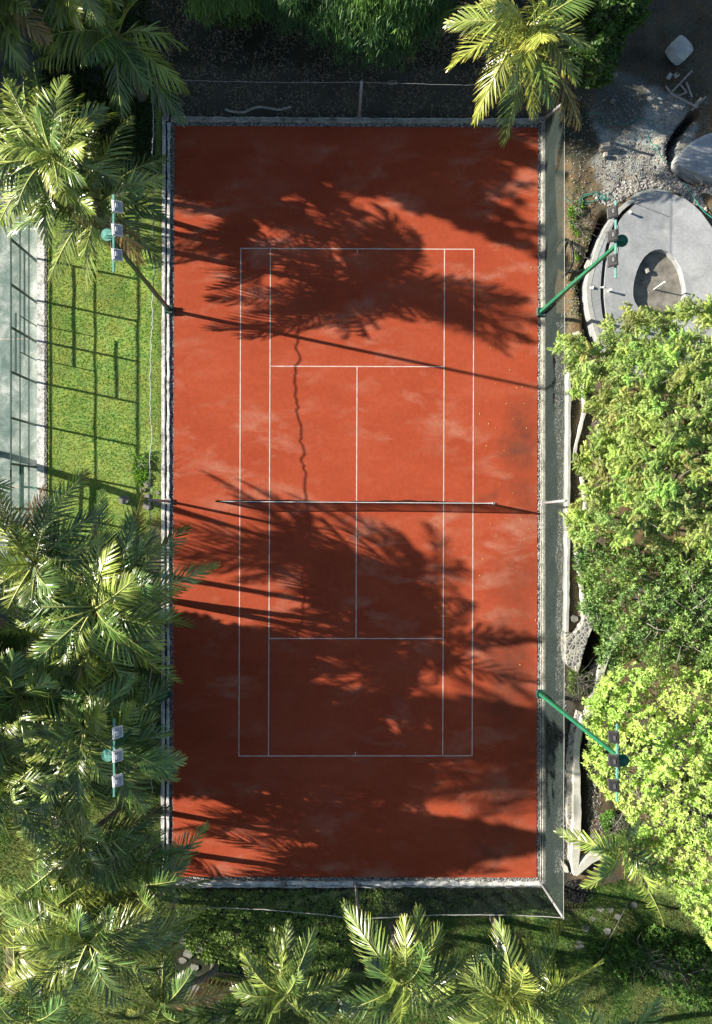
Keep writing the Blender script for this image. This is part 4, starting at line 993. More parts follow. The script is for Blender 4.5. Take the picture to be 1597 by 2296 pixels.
# bamboo over the north end: hanging sprays of narrow leaves
def bamboo(label, region, base, n, z0, z1, seed, tint):
    root = empty('bamboo_clump', base, label=label, cat='bamboo', group='bamboo north of the court')
    c = sample_poly(region, n); ed = edge_dist(c, region)
    z = z0 + (z1 - z0) * np.clip(ed / 60, 0, 1) + lump(c, .3, .04, seed) + rng.normal(0, .2, len(c)); c = c + rng.normal(0, 13, c.shape); gp = vnoise(c[:, 0], c[:, 1], .05) + rng.normal(0, .12, len(c)) > -.22; c = c[gp]; z = z[gp]; w = to_world(c, z)
    k = 8; ww = np.repeat(w, k, 0) + rng.normal(0, .16, (len(w) * k, 3))
    a = rng.normal(-1.57, .55, len(ww)); D = np.stack([np.cos(a), np.sin(a), -.75 + rng.normal(0, .3, len(ww))], 1)
    t = np.repeat(rng.uniform(.7, 1.4, (len(w), 1)) * np.array([tint]), k, 0)
    g = leaf_cloud(ww, D, np.tile([0, 0, 1.0], (len(ww), 1)) + rng.normal(0, .4, (len(ww), 3)), rng.uniform(.2, .42, len(ww)), rng.uniform(.012, .022, len(ww)), t)
    np_mesh('leaves', *g[:2], M['bambooleaf'], root, tint=g[2])
    r = random.Random(seed)
    for q in range(9):
        p = base + Vector((r.uniform(-.8, .8), r.uniform(-.4, .4), 0)); e = Vector(w[r.randrange(len(w))])
        m_ = Vector((p.x * .6 + e.x * .4, p.y * .7 + e.y * .3, e.z * .75))
        mb = MB(); mb.tube([p, p.lerp(m_, .5) + Vector((0, 0, .4)), m_ + Vector((0, 0, .3)), m_.lerp(e, .6) + Vector((0, 0, .25)), e], [.045, .04, .03, .02, .008], 7); mb.build('cane', M['rachis'], root, True)
bamboo('bamboo clump hanging over the litter, middle of the north side', [(560, -120), (1010, -120), (1000, 10), (965, 70), (940, 50), (925, 112), (880, 95), (850, 128), (815, 100), (770, 122), (745, 70), (700, 60), (690, 25), (640, 45), (600, 20)], G(800, -70), 4200, 2.6, 4.4, 20, (.5, .72, .6))
bamboo('taller sunlit bamboo spray behind the middle clump', [(745, -160), (925, -160), (922, 20), (905, 60), (880, 40), (850, 25), (800, 40), (770, 20)], G(840, -110), 1100, 4.3, 5.0, 21, (1.2, 1.35, .9))
bamboo('small bamboo spray hanging at the upper left of the north side', [(430, -160), (580, -160), (560, 18), (520, 12), (470, 15), (455, 38), (440, 10)], G(500, -110), 800, 3.6, 4.6, 22, (1.1, 1.2, .8))
for i, (u, v, z0_, z, s_) in enumerate([(560, -420, 5.5, 8.5, 1.3), (760, -330, 3.5, 6.5, 1.2), (1010, -300, 3.5, 6.5, 1.2),  # unseen trees, placed and shaped for the shade they cast
        (-300, 0, 1.5, 6.5, 1.3), (-290, 120, 2, 6.2, 1.0), (-90, 0, 1.5, 5.5, .9), (-170, -190, 4, 8.5, 1.2), (-20, -230, 5, 8.5, 1.1), (-380, -150, 4, 10, 1.3), (-200, 1500, 1.2, 5.5, 1.1), (-230, 1690, 1.5, 6.5, 1.1), (-190, 1420, 2, 6, .8), (-270, 1350, 2.5, 6.6, .7), (-130, 1570, 1.5, 6, .9),
        (-430, 1900, 9, 11, .9), (-400, 1540, 10, 12.5, .9)]):
    pg = [(u - 120 * s_, v - 60), (u - 60, v - 110 * s_), (u + 70, v - 100), (u + 130 * s_, v - 20), (u + 90, v + 80), (u, v + 100 * s_), (u - 110, v + 60)]
    km = 1 - .5 * (z0_ + z) / H
    bush('broadleaf_tree', ('unseen dense dark shade tree north of the place' if v < -180 else 'unseen dense dark shade tree west of the place') + ', outside the photographed ground', pg, G(NX + (u - NX) * km, NY + (v - NY) * km), (2300 if z0_ < 9 else 800), z0_, z, M['darkleaf'], .36, .11, 7, 'tree', 30 + i, lim=10, group='unseen shade trees outside the photographed ground')

# ------------------------------------------------------------------ ground cover (nobody could count it)
def ground_z(u, v): return ground_fields(np.asarray(u, float), np.asarray(v, float))
def blades(name, poly, n, L, W, mat, label, cat, tintf, k=4, keep=None, flat=1.0):
    c = sample_poly(poly, n)
    if keep is not None: c = c[keep(c)]
    col, z = ground_z(c[:, 0], c[:, 1]); w = np.stack([(c[:, 0] - 798.5) / S, (1148 - c[:, 1]) / S, z + .0], 1)
    g = rosettes(w, np.tile([0, 0, 1.0], (len(w), 1)) + rng.normal(0, .3, (len(w), 3)), k, L, W, flat, tintf(c), .35)
    return tag(np_mesh(name, *g[:2], mat, tint=g[2]), label, cat, kind='stuff')
def turf_tint(c):
    b = wob(c[:, 0], c[:, 1], 1, .05, 1) + wob(c[:, 0], c[:, 1], .7, .14, 3)
    t = np.clip(.5 + .3 * b + 2.2 * vnoise(c[:, 0], c[:, 1], .018) + rng.normal(0, .10, len(c)), 0, 1)[:, None]
    return (1 - t) * np.array([[.62, 1.0, .7]]) + t * np.array([[1.25, 1.12, 1.3]])
lawn_keep = lambda c: ~((c[:, 1] + wob(c[:, 0], c[:, 1], 10, .02, 2)) < 400)
blades('lawn_grass', [(108, 330), (362, 330), (362, 1420), (108, 1420)], 26000, .045, .012, M['turf'], 'short mown grass of the lawn beside the clay court', 'grass', turf_tint, 4, lawn_keep, 1.05)
blades('lawn_grass', [(-40, 1420), (360, 1420), (362, 2010), (430, 2330), (-40, 2330)], 32000, .08, .011, M['turf'], 'grass under the western palms', 'grass', lambda c: turf_tint(c) * .55, 4, None, .9)  # blade tint darkened for the semi-shade under the palms
blades('lawn_grass', [(440, 2190), (860, 2190), (900, 2050), (1240, 2060), (1280, 2000), (1400, 1970), (1620, 2080), (1620, 2330), (440, 2330)], 34000, .09, .011, M['turf'], 'grass south of the court', 'grass', lambda c: turf_tint(c) * .5, 4, None, .9)  # blade tint darkened for the shade on the south grass
blades('creeper', [(385, 1996), (860, 1996), (850, 2080), (800, 2160), (700, 2190), (560, 2180), (480, 2170), (420, 2130)], 9500, .13, .022, M['creeper'], 'tangled creeper covering the ground south of the kerb', 'creeper',
       lambda c: rng.uniform(.6, 2.1, (len(c), 1)) * np.array([[1.05, 1, 1.1]]), 5, lambda c: (wob(c[:, 0], c[:, 1], 1, .06, 1) + rng.normal(0, .5, len(c))) > -.9, 1.1)
blades('creeper', [(850, 1996), (1262, 1996), (1262, 2050), (850, 2050)], 1500, .12, .025, M['creeper'], 'thin weeds behind the south netting', 'weeds', lambda c: rng.uniform(.4, 1.1, (len(c), 1)) * np.array([[1, 1, 1.3]]), 4, None, 1.2)
blades('dry_leaf_litter', [(300, -20), (1290, -20), (1290, 262), (372, 262), (340, 210), (300, 180)], 17000, .15, .012, M['litter'], 'dry bamboo leaves lying on the ground north of the court', 'leaf litter',
       lambda c: rng.uniform(.5, 1.7, (len(c), 1)) ** 1.3 * np.array([[1, .96, .85]]), 2, lambda c: (wob(c[:, 0], c[:, 1], 1, .03, 4) + rng.normal(0, .5, len(c))) > -.5, 1.45)
blades('dry_leaf_litter', [(388, 272), (1212, 276), (1212, 283), (388, 280)], 1300, .12, .012, M['litter'], 'dry leaves blown along the north kerb', 'leaf litter', lambda c: rng.uniform(.8, 2.0, (len(c), 1)) * np.array([[1, .96, .85]]), 2, None, 1.3)
blades('dark_undergrowth', [(-20, -20), (330, -20), (345, 260), (350, 420), (108, 440), (-20, 400)], 5200, .2, .03, M['darkleaf'], 'dark undergrowth beneath the northwestern palms', 'undergrowth', lambda c: rng.uniform(.4, 1.2, (len(c), 1)) * np.array([[1, 1, 1]]), 5, None, 1.1)
blades('dry_twigs', [(1224, 690), (1270, 690), (1270, 1960), (1224, 1960)], 900, .22, .006, M['litter'], 'dry twigs and stalks on the gravel behind the netting', 'twigs', lambda c: rng.uniform(.8, 2.2, (len(c), 1)) * np.array([[1, .95, .8]]), 1, None, 1.5)
blades('soil_weeds', [(1272, 380), (1320, 440), (1320, 700), (1272, 730)], 420, .07, .014, M['creeper'], 'scattered seedlings on the bare soil beside the deck ditch', 'weeds', lambda c: rng.uniform(.6, 1.4, (len(c), 1)) * np.array([[1.2, 1.2, 1]]), 4, None, 1.1)

def poly_place(poly, dz=.01, keep=None):
    def f(n):
        c = sample_poly(poly, n)
        if keep is not None: c = c[keep(c)]
        _, z = ground_z(c[:, 0], c[:, 1]); return np.stack([(c[:, 0] - 798.5) / S, (1148 - c[:, 1]) / S, z + dz], 1)
    return f
rocks('gravel_bed', 9000, poly_place([(1225, 700), (1272, 700), (1270, 1500), (1285, 1960), (1225, 1960)]), .02, .06, M['pebble_dark'], 'grey crushed gravel between the east kerb and the low white wall', 'gravel')
rocks('rubble', 3200, poly_place([C5(640, 160), C5(900, 60), C5(1100, 0), C5(1300, 0), C5(1500, 130), C5(1560, 300), C5(1500, 260), C5(1380, 180), C5(1250, 110), C5(1100, 95), C5(960, 150), C5(800, 250), C5(700, 230)]), .02, .10, M['paleRubble'], 'broken concrete rubble heaped round the top of the oval deck', 'rubble')
rocks('rubble', 1600, poly_place([C3(900, 960), C3(1000, 830), C3(1180, 880), C3(1320, 960), C3(1340, 1100), C3(1100, 1180), C3(960, 1100)]), .012, .05, M['paleRubble'], 'fine pale rubble on the trampled building dust', 'rubble')
rocks('rubble', 260, poly_place([C3(1390, 1030), C3(1490, 1085), C3(1640, 1110), C3(1640, 1210), C3(1560, 1180), C3(1450, 1110)]), .05, .13, M['paleRubble'], 'rounded stones packed under the edge of the second basin', 'rubble')
rocks('soil_clods', 2600, poly_place([(1274, 210), (1590, 210), (1590, 420), (1330, 420), (1330, 700), (1274, 730)]), .012, .05, M['pebble'], 'small clods and stones scattered over the bare soil', 'soil clods')
rocks('soil_clods', 1500, poly_place([(1285, 840), (1345, 840), (1345, 1400), (1285, 1400)]), .012, .045, M['pebble'], 'clods on the soil strip between the low walls', 'soil clods')
rocks('soil_clods', 900, poly_place([(1312, 1640), (1345, 1640), (1350, 1900), (1312, 1900)]), .015, .05, M['pebble'], 'clods on the brown soil right of the long white wall', 'soil clods')
rocks('pit_rubble', 700, poly_place([C5(1040, 680), C5(1200, 600), C5(1330, 760), C5(1370, 950), C5(1000, 960)]), .015, .06, M['pebble'], 'stones and debris on the floor of the round pit', 'rubble')

# ------------------------------------------------------------------ oval deck, basins and walls
outer = [C5(*p) for p in [(1560, 370), (1510, 300), (1450, 240), (1380, 190), (1300, 155), (1230, 135), (1150, 125), (1085, 132), (1030, 150), (960, 182), (900, 220), (855, 258), (820, 300), (780, 358), (745, 420), (708, 490), (680, 560), (658, 620), (640, 680), (624, 740), (610, 800), (598, 860), (595, 920), (597, 980), (604, 1050), (620, 1120), (638, 1180), (655, 1240), (675, 1300), (700, 1360), (740, 1450),
                                     (850, 1560), (1000, 1620), (1300, 1600), (1500, 1480), (1650, 1320), (1740, 1120), (1760, 900), (1720, 680), (1640, 480)]]
chan_o = [C5(*p) for p in [(962, 212), (915, 250), (872, 290), (842, 335), (812, 390), (790, 440), (768, 500), (750, 560), (736, 630), (722, 700), (712, 800), (705, 900), (705, 970), (711, 1040), (720, 1110), (733, 1180), (752, 1260), (775, 1340), (800, 1400)]]
chan_i = [C5(*p) for p in [(985, 228), (938, 272), (900, 308), (868, 350), (842, 402), (820, 455), (797, 512), (780, 570), (766, 640), (752, 705), (742, 800), (736, 900), (736, 970), (742, 1040), (751, 1110), (765, 1180), (784, 1250), (806, 1330), (830, 1385)]]
hole = [C5(*p) for p in [(1190, 592), (1140, 596), (1095, 618), (1055, 655), (1020, 710), (995, 770), (975, 840), (967, 900), (966, 960), (978, 1010), (1010, 1060), (1080, 1100), (1180, 1110), (1280, 1090), (1340, 1050), (1372, 1000), (1384, 940), (1382, 880), (1365, 800), (1340, 730), (1300, 665), (1250, 615)]]
def wxy(pl, z): return [tuple(P(u, v, z)[:2]) for u, v in pl]
ZD = .42
deck = empty('oval_deck', G(1450, 600), label='grey oval concrete deck with a pit and a black channel', cat='concrete deck')
mb = MB(); mb.prism(wxy(outer, ZD), -1.2, ZD, [wxy(chan_o + chan_i[::-1], ZD), wxy(hole, ZD)])
dk = mb.build('slab', M['deck'], deck)
mb = MB(); mb.prism(wxy(chan_o + chan_i[::-1], ZD - .3), -1.15, -.05); mb.build('channel_floor', M['black'], deck)
mb = MB()
def ribbon(mb, pl, w0, w1, z, th=.03):
    for i in range(len(pl) - 1):
        a0, a1 = pl[i], pl[i + 1]
        def off(p, q, o, prev=None):
            return o
    pts = [Vector(P(u, v, z)) for u, v in pl]; L = []; R = []
    for i, p in enumerate(pts):
        d = pts[min(i + 1, len(pts) - 1)] - pts[max(i - 1, 0)]; nn_ = Vector((-d.y, d.x, 0)).normalized()
        L.append(p + nn_ * w0); R.append(p + nn_ * w1)
    n_ = len(pts); vs = [Vector((p.x, p.y, z)) for p in L + R] + [Vector((p.x, p.y, z - th)) for p in L + R]; fs = []
    for i in range(n_ - 1):
        fs += [(i, n_ + i, n_ + i + 1, i + 1), (i, i + 1, 2 * n_ + i + 1, 2 * n_ + i), (n_ + i, 3 * n_ + i, 3 * n_ + i + 1, n_ + i + 1), (2 * n_ + i, 2 * n_ + i + 1, 3 * n_ + i + 1, 3 * n_ + i)]
    mb.add(vs, fs)
ribbon(mb, outer[6:31], 0, .21, ZD + .012, .05)
mb.build('outer_rim', M['rim'], deck)
mb = MB(); mb.prism(wxy(hole, 0), -.1, .08, zf=lambda x, y: .06 + .03 * math.sin(x * 9) * math.sin(y * 7)); 
M['pit'] = plain('dug_soil', (.30, .28, .24), (.14, .13, .11), 2.2, .95, .1, .8, 0, 9); mb.build('pit_floor', M['pit'], deck)
basin = [C3(*p) for p in [(1640, 800), (1597, 810), (1555, 822), (1520, 840), (1478, 862), (1440, 890), (1408, 920), (1387, 952), (1382, 985), (1390, 1008), (1425, 1025), (1500, 1050), (1560, 1072), (1640, 1095), (1800, 1100), (1900, 950), (1800, 820)]]
bsn = empty('round_basin', G(1620, 350), label='second pale concrete basin rim cut by the right edge', cat='concrete basin')
mb = MB(); mb.prism(wxy(basin, .5), -1, .5); mb.build('slab', M['deck'], bsn)
mb = MB(); ribbon(mb, [basin[i] for i in (1, 2, 3, 4, 5, 6, 7)], -.01, .14, .512, .05); mb.build('rim', M['rim'], bsn)

def wall_line(name, label, pl, w, z, topmat, sidemat=None, wfun=None, z0=-1.4, seed=0, nub=.02):
    r = random.Random(seed); pts = []
    for (a, b) in zip(pl[:-1], pl[1:]):
        k = max(1, int(math.hypot(a[0] - b[0], a[1] - b[1]) / 12))
        pts += [lerp(a, b, i / k) for i in range(k)]
    pts.append(pl[-1]); W = [P(u, v, z) for u, v in pts]; vs = []; fs = []; n_ = len(W)
    for i, p in enumerate(W):
        d = W[min(i + 1, n_ - 1)] - W[max(i - 1, 0)]; nn_ = Vector((-d.y, d.x, 0)).normalized(); ww = (wfun(i / (n_ - 1)) if wfun else w) / 2
        a = p + nn_ * (ww + r.uniform(-nub, nub)); b = p - nn_ * (ww + r.uniform(-nub, nub)); zt = z + r.uniform(-nub, nub) * .5
        for q, zz in ((a + nn_ * .03, z0), (a, zt - .02), (a - nn_ * .02, zt), (b + nn_ * .02, zt), (b, zt - .02), (b - nn_ * .03, z0)): vs.append((q.x, q.y, zz))
    for i in range(n_ - 1):
        for k in range(5): fs.append((i * 6 + k, i * 6 + k + 1, i * 6 + 7 + k, i * 6 + 6 + k))
    fs += [(0, 1, 2, 3, 4, 5), tuple((n_ - 1) * 6 + k for k in range(6))]
    mb = MB(); mb.add(vs, fs); o = mb.build(name, topmat)
    return tag(o, label, 'wall')
wall_line('low_wall', 'thin straight pale wall along the outer edge of the gravel strip', [C8(462, 150), C8(456, 500), C8(455, 900), C8(450, 1300), C8(449, 1600), C9(447, 300), C9(446, 600), C9(440, 860)], .17, .25, M['rim'], seed=1)
wall_line('low_wall', 'short slanted white wall beside the thin straight one, upper piece', [C8(560, 240), C8(585, 480), C8(550, 620), C8(515, 740), C8(494, 850), C8(502, 890)], .15, .2, M['whitewall'], seed=2)
wall_line('low_wall', 'short bent white wall under the feathery tree, lower piece', [C8(560, 1010), C8(582, 1130), C8(590, 1250), C8(548, 1420), C8(515, 1540), C9(505, 190), C9(530, 330), C9(560, 520), C9(575, 700)], .15, .2, M['whitewall'], seed=3)
wall_line('low_wall', 'white wall fragment poking out of the feathery leaves', [C8(700, 620), C8(712, 760), C8(690, 960)], .16, .25, M['whitewall'], seed=4)
wedge = [C9(*p) for p in [(428, 860), (425, 960), (430, 1060), (440, 1115), (480, 1150), (525, 1182), (545, 1120), (560, 1050), (580, 980), (602, 915), (630, 850), (655, 790), (640, 700), (590, 660), (570, 760), (540, 830), (500, 870)]]
mb = MB(); mb.prism(wxy(wedge, .5), -1.4, .5); tag(mb.build('stone_wedge', M['stonewall']), 'pointed grey stone wedge wall with pale mortar beside a dark hole', 'stone wall')
longw = [C9(880, 860), C9(830, 920), C9(780, 990), C9(745, 1080), C9(715, 1180), C9(690, 1280), C9(655, 1400), C9(610, 1520), CB(575, 140), CB(545, 240), CB(528, 340), CB(518, 500), CB(518, 700), CB(522, 900), CB(516, 1100), CB(508, 1250), CB(505, 1400)]
wall_line('long_wall', 'long curving whitewashed wall running to a point near the fence corner', longw, .28, .3, M['whitewall'], wfun=lambda t: .26 + .04 * math.sin(t * 9) + (.10 if t > .55 else 0) - (.2 * max(0, t - .93) / .07), seed=5, nub=.012)
wall_line('stone_footing', 'rubble stone footing lying along the left foot of the long white wall', [CB(540, 90), CB(505, 200), CB(478, 300), CB(462, 450), CB(465, 700), CB(462, 900), CB(465, 1100), CB(476, 1280)], .24, .08, M['stonewall'], wfun=lambda t: .26 + .05 * math.sin(t * 20), seed=6, nub=.03)
wall_line('curved_wall', 'short curved white wall closing the sharp V below the yellow-green tree', [CB(512, 1405), CB(535, 1370), CB(570, 1325), CB(620, 1280), CB(680, 1245), CB(745, 1228)], .3, .3, M['whitewall'], wfun=lambda t: .10 + .32 * min(1, t * 2.2), seed=7, nub=.012)
for i, (poly, z, lab) in enumerate([([C5(490, 1260), C5(530, 1245), C5(560, 1300), C5(560, 1360), C5(520, 1380), C5(470, 1330)], .3, 'white broken slab lying at the edge of the feathery tree'),
                                    ([C5(585, 720), C5(605, 675), C5(625, 682), C5(612, 730), C5(590, 742)], .2, 'small white block where the green mast crosses the ditch'),
                                    ([C9(470, 740), C9(490, 722), C9(525, 735), C9(528, 765), C9(500, 782), C9(478, 770)], .25, 'grey round boulder above the stone wedge'),
                                    ([CB(400, 1290), CB(440, 1330), CB(450, 1370), CB(425, 1380), CB(408, 1340)], .15, 'white broken slab by the fence next to the wall point')]):
    mb = MB(); mb.prism(wxy(poly, z), -.1, z, zf=lambda x, y, z=z: z + .03 * math.sin(x * 23) * math.cos(y * 19)); tag(mb.build('broken_slab', M['whitewall'] if i != 2 else M['stone']), lab, 'slab')

# pipes standing on the deck and in the pit
def pipe(label, a, b, r, mat=M['whitepvc'], name='pipe'):
    mb = MB(); a, b = Vector(a), Vector(b); mb.tube([a, b], r, 10); d = (b - a).normalized(); mb.tube([b - d * .02, b + d * .03], r * 1.35, 10)
    return tag(mb.build(name, mat, smooth=False), label, 'pipe', 'plastic pipes sticking out of the concrete')
pipe('white pipe leaning up out of the soil in the pit', P(*C5(1130, 915), .05), P(*C5(1215, 855), 1.15), .035)
pipe('short white pipe stub standing on the upper part of the deck', P(*C5(948, 305), ZD), P(*C5(942, 296), ZD + .25), .045)
pipe('white pipe stub standing right of the black channel', P(*C5(770, 928), ZD), P(*C5(785, 915), ZD + .3), .045)
pipe('white pipe crossing the outer rim towards the ditch', P(*C5(612, 902), .38), P(*C5(645, 900), .46), .05)
pipe('white pipe bridging the black channel', P(*C5(700, 898), ZD - .03), P(*C5(728, 898), ZD - .03), .045)
pipe('thin reinforcing bar standing at the top end of the channel', P(*C5(975, 225), ZD), P(*C5(1008, 212), ZD + .75), .012, M['wood'], 'steel_bar')
mb = MB(); mb.box(P(*C5(1075, 768), .18), (.16, .2, .2), .4, bev=.02); tag(mb.build('cement_block', M['block']), 'single cement block lying in the pit', 'block')

# hoses
def hose(name, label, pts, r, mat, cat='hose', z=.03, closed=False, lift=0.0):
    w = []; n_ = len(pts)
    def cr(p0, p1, p2, p3, t): return .5 * ((2 * p1) + (-p0 + p2) * t + (2 * p0 - 5 * p1 + 4 * p2 - p3) * t * t + (-p0 + 3 * p1 - 3 * p2 + p3) * t ** 3)
    pv = [np.array(p, float) for p in pts]; samples = []
    for i in range(n_ - 1):
        p0 = pv[max(i - 1, 0)]; p3 = pv[min(i + 2, n_ - 1)]
        for k in range(7): samples.append(cr(p0, pv[i], pv[i + 1], p3, k / 7))
    samples.append(pv[-1]); s_ = np.array(samples); _, gz_ = ground_z(s_[:, 0], s_[:, 1])
    for i, (q, g_) in enumerate(zip(s_, gz_)):
        zz = max(g_, -.2) + z + r + lift * abs(math.sin(i * .35)); 
        if q[0] > 1320 and 430 < q[1] < 700 and name != 'x': zz = max(zz, z + r)
        w.append(P(q[0], q[1], zz))
    mb = MB(); mb.tube(w, r, 7); return tag(mb.build(name, mat, smooth=True), label, cat)
hose('garden_hose', 'turquoise hose looped on the soil above the weeds', [C5(415, 170), C5(450, 205), C5(480, 225), C5(530, 205), C5(560, 170), C5(640, 145), C5(700, 150), C5(760, 190), C5(740, 205), C5(690, 170), C5(600, 150), C5(545, 180), C5(545, 215), C5(590, 232), C5(650, 215), C5(700, 185), C5(770, 150), C5(800, 170), C5(780, 195), C5(730, 185), C5(690, 135), C5(620, 150), C5(560, 190), C5(600, 215), C5(720, 180)], .013, M['rubberhose'], lift=.04)
hose('garden_hose', 'long thin turquoise hose winding over the dust below the tank', [C3(830, 695), C3(900, 690), C3(930, 720), C3(945, 755), C3(990, 745), C3(1060, 755), C3(1120, 735), C3(1190, 728), C3(1240, 745), C3(1235, 790), C3(1205, 820), C3(1225, 870), C3(1270, 895), C3(1245, 915), C3(1225, 890), C3(1260, 880), C3(1270, 930), C3(1300, 970), C3(1345, 1000)], .011, M['rubberhose'])
hose('garden_hose', 'turquoise hose hanging over the right rim of the oval deck', [C5(1350, 60), C5(1390, 85), C5(1420, 130), C5(1450, 180), C5(1490, 240), C5(1530, 290), C5(1600, 345)], .018, M['rubberhose'], z=.3)
hose('black_pipe', 'thick black corrugated pipe looped behind the netting', [C5(410, 512), C5(360, 560), C5(330, 640), C5(340, 710), C5(395, 750), C5(470, 770), C5(540, 765), C5(600, 735)], .06, M['black'], 'pipe', z=.14)
hose('black_pipe', 'black corrugated pipe bow reaching out beyond the netting', [C5(395, 515), C5(440, 520), C5(472, 560), C5(485, 640), C5(480, 700), C5(455, 760), C5(420, 800), C5(400, 815)], .065, M['black'], 'pipe', z=.22)
hose('black_cable', 'heap of thin black cable coiled beside the southeast fence corner', [(1275 + 16 * math.cos(a * 1.9) + 9 * math.sin(a * .7) + a * .9, 1998 + 19 * math.sin(a * 1.9) + 7 * math.cos(a * 1.1)) for a in [i * .55 for i in range(75)]], .018, M['black'], 'cable', lift=.06)
hose('driftwood', 'pale crooked branch lying along the outside of the north kerb', [(505, 245), (520, 250), (545, 252), (562, 245), (580, 240), (600, 242), (625, 246), (640, 243), (653, 239)], .055, M['driftwood'], 'branch')
hose('bare_branch', 'thin dark branch arching through the creeper by the thin palm', [(545, 2120), (547, 2140), (560, 2160), (590, 2180), (620, 2205)], .03, M['bark'], 'branch', z=.3)
hose('string_line', 'thin white string stretched over the southeast grass', [(1408, 2024), (1380, 2080), (1342, 2148)], .008, M['wire'], 'string', z=.15)

# tank, timber and blocks on the building site
tc = P(1524, 112, .55); tk = empty('plastic_tank', Vector((tc.x, tc.y, 0)), label='pale tipped plastic tank in the shaded northeast corner', cat='tank')
R = Matrix.Rotation(math.radians(38), 3, Vector((-.6, .8, 0)))
mb = MB(); ax = R @ Vector((0, 0, 1)); c0 = tc - ax * .42
mb.tube([c0 + ax * s_ for s_ in (0, .04, .3, .33, .36, .72, .78, .80)], [.44, .47, .50, .515, .50, .48, .45, .40], 28); mb.build('body', M['tank'], tk, True)
mb = MB(); mb.tube([c0 + ax * .80, c0 + ax * .812], .34, 24); mb.build('lid', M['tank'], tk)
mb = MB(); q = c0 + ax * .815 + R @ Vector((.12, -.2, 0)); mb.tube([q, q + ax * .01], .035, 10); mb.build('drain_hole', M['black'], tk)
fr = empty('timber_frame', P(*C3(1430, 560), 0), label='broken grey timber frame lying below the tank', cat='timber frame')
def plank(mb, a, b, w=.09, t=.035, z=.1, z2=None):
    a = P(*a, z); b = P(*b, z if z2 is None else z2); d = b - a; L = d.length; R_ = d.to_track_quat('X', 'Z').to_matrix(); mb.box((a + b) / 2, (L, w, t), R=R_, bev=.006)
for a, b, w, z in [((1345, 567), (1475, 430), .08, .30), ((1315, 525), (1365, 590), .09, .2), ((1345, 570), (1512, 655), .09, .34), ((1440, 500), (1475, 592), .08, .25), ((1370, 592), (1445, 562), .06, .2), ((1472, 672), (1560, 588), .09, .12), ((1400, 510), (1440, 560), .08, .15), ((1490, 640), (1530, 595), .10, .4), ((1325, 600), (1352, 570), .14, .2)]:
    mb = MB(); plank(mb, C3(*a), C3(*b), w, .04, z, z + .05); mb.build('plank', M['wood'], fr)
mb = MB(); plank(mb, C3(1165, 520), C3(1242, 580), .10, .04, .05); tag(mb.build('loose_plank', M['wood']), 'single pale plank lying left of the timber frame', 'plank')
mb = MB(); plank(mb, C3(1120, 1060), C3(1150, 1120), .04, .03, .08); tag(mb.build('loose_plank', M['wood']), 'thin stick lying in the rubble above the oval deck', 'stick')
for (u, v, sx, sy, z, rz, mt, lab) in [(1380, 458, .19, .19, .3, .5, 'block', 'square hollow block at the top of the timber frame'), (1337, 465, .18, .26, .15, -.5, 'tank', 'white canister left of the square hollow block')]:
    p = P(*C3(u, v), z)
    o = MB(); o.box(p, (sx, sy, .2), rz, bev=.04); 
    if mt == 'block': o.box(p + Vector((0, 0, .102)), (sx * .45, sy * .45, .02), rz, m=1)
    tag(o.build('hollow_block' if mt == 'block' else 'canister', [M[mt], M['black']]), lab, 'block' if mt == 'block' else 'canister')
for (u, v, dx, rz, z, lab) in [(945, 885, .40, .15, .30, 'upper cement block of the small stack in the dust'), (952, 905, .44, .12, .12, 'longer cement block under the small stack in the dust'), (928, 905, .28, .4, .09, 'cracked cement block at the left of the small stack'), (946, 943, .17, .1, .12, 'small square cement block below the stack')]:
    p = P(*C3(u, v), z); o = MB(); o.box(p, (dx, .19, .19), rz, bev=.015); o.box(p + Vector((0, 0, .001)), (dx * .3, .2, .1), rz, bev=.01); tag(o.build('cement_block', M['block']), lab, 'block', 'cement blocks on the building dust')
for (u, v, s_, lab) in [(1005, 460, .14, 'white lump beside the dark broadleaf tree'), (988, 622, .13, 'pale round stone in the shade left of the dust'), (360, 0, 0, '')]:
    if s_ == 0: continue
    p = G(*C3(u, v), .05); o = MB(); o.tube([p - Vector((0, 0, .05)), p, p + Vector((.01, .01, .06)), p + Vector((.01, .02, .09))], [s_ * .8, s_, s_ * .8, s_ * .3], 7); tag(o.build('loose_stone', M['stone'], smooth=True), lab, 'stone')

# flat stones
def flat_stone(u, v, r, lab, group, seed, z=.06, mat='stone', nm='stepping_stone'):
    rr = random.Random(seed); k = 9; pts = []
    for i in range(k):
        a = 2 * math.pi * i / k; q = r * rr.uniform(.75, 1.2); pts.append(tuple(G(u + q * math.cos(a) * 1.05, v + q * math.sin(a) * .9)[:2]))
    mb = MB(); mb.prism(pts, -.08, z); tag(mb.build(nm, M[mat]), lab, 'stone', group)
ss = [((1299, 2118), 11, 'lowest stepping stone, nearest the big golden frond'), ((1313, 2080), 9, 'round stepping stone second from the lower end'), ((1327, 2058), 8, 'tilted stepping stone in the middle of the short path'), ((1345, 2038), 10, 'wide pale stepping stone near the upper end'), ((1368, 2040), 7, 'small stepping stone beside the stretched string'), ((1385, 2055), 7, 'stepping stone right of the stretched string'), ((1362, 2088), 8, 'faint stepping stone below the string middle'), ((1422, 2028), 8, 'stepping stone half hidden at the top right of the path')]
for i, ((u, v), r_, lab) in enumerate(ss): flat_stone(u, v, r_, lab, 'stepping stones in the southeast grass', 60 + i, .04)
pathst = [(412, 2108, 10), (424, 2138, 11), (447, 2128, 8), (409, 2152, 9), (436, 2170, 10), (455, 2195, 10), (418, 2185, 9), (466, 2240, 9), (500, 2232, 8), (440, 2215, 9), (512, 2262, 9), (490, 2290, 8), (380, 2092, 8)]
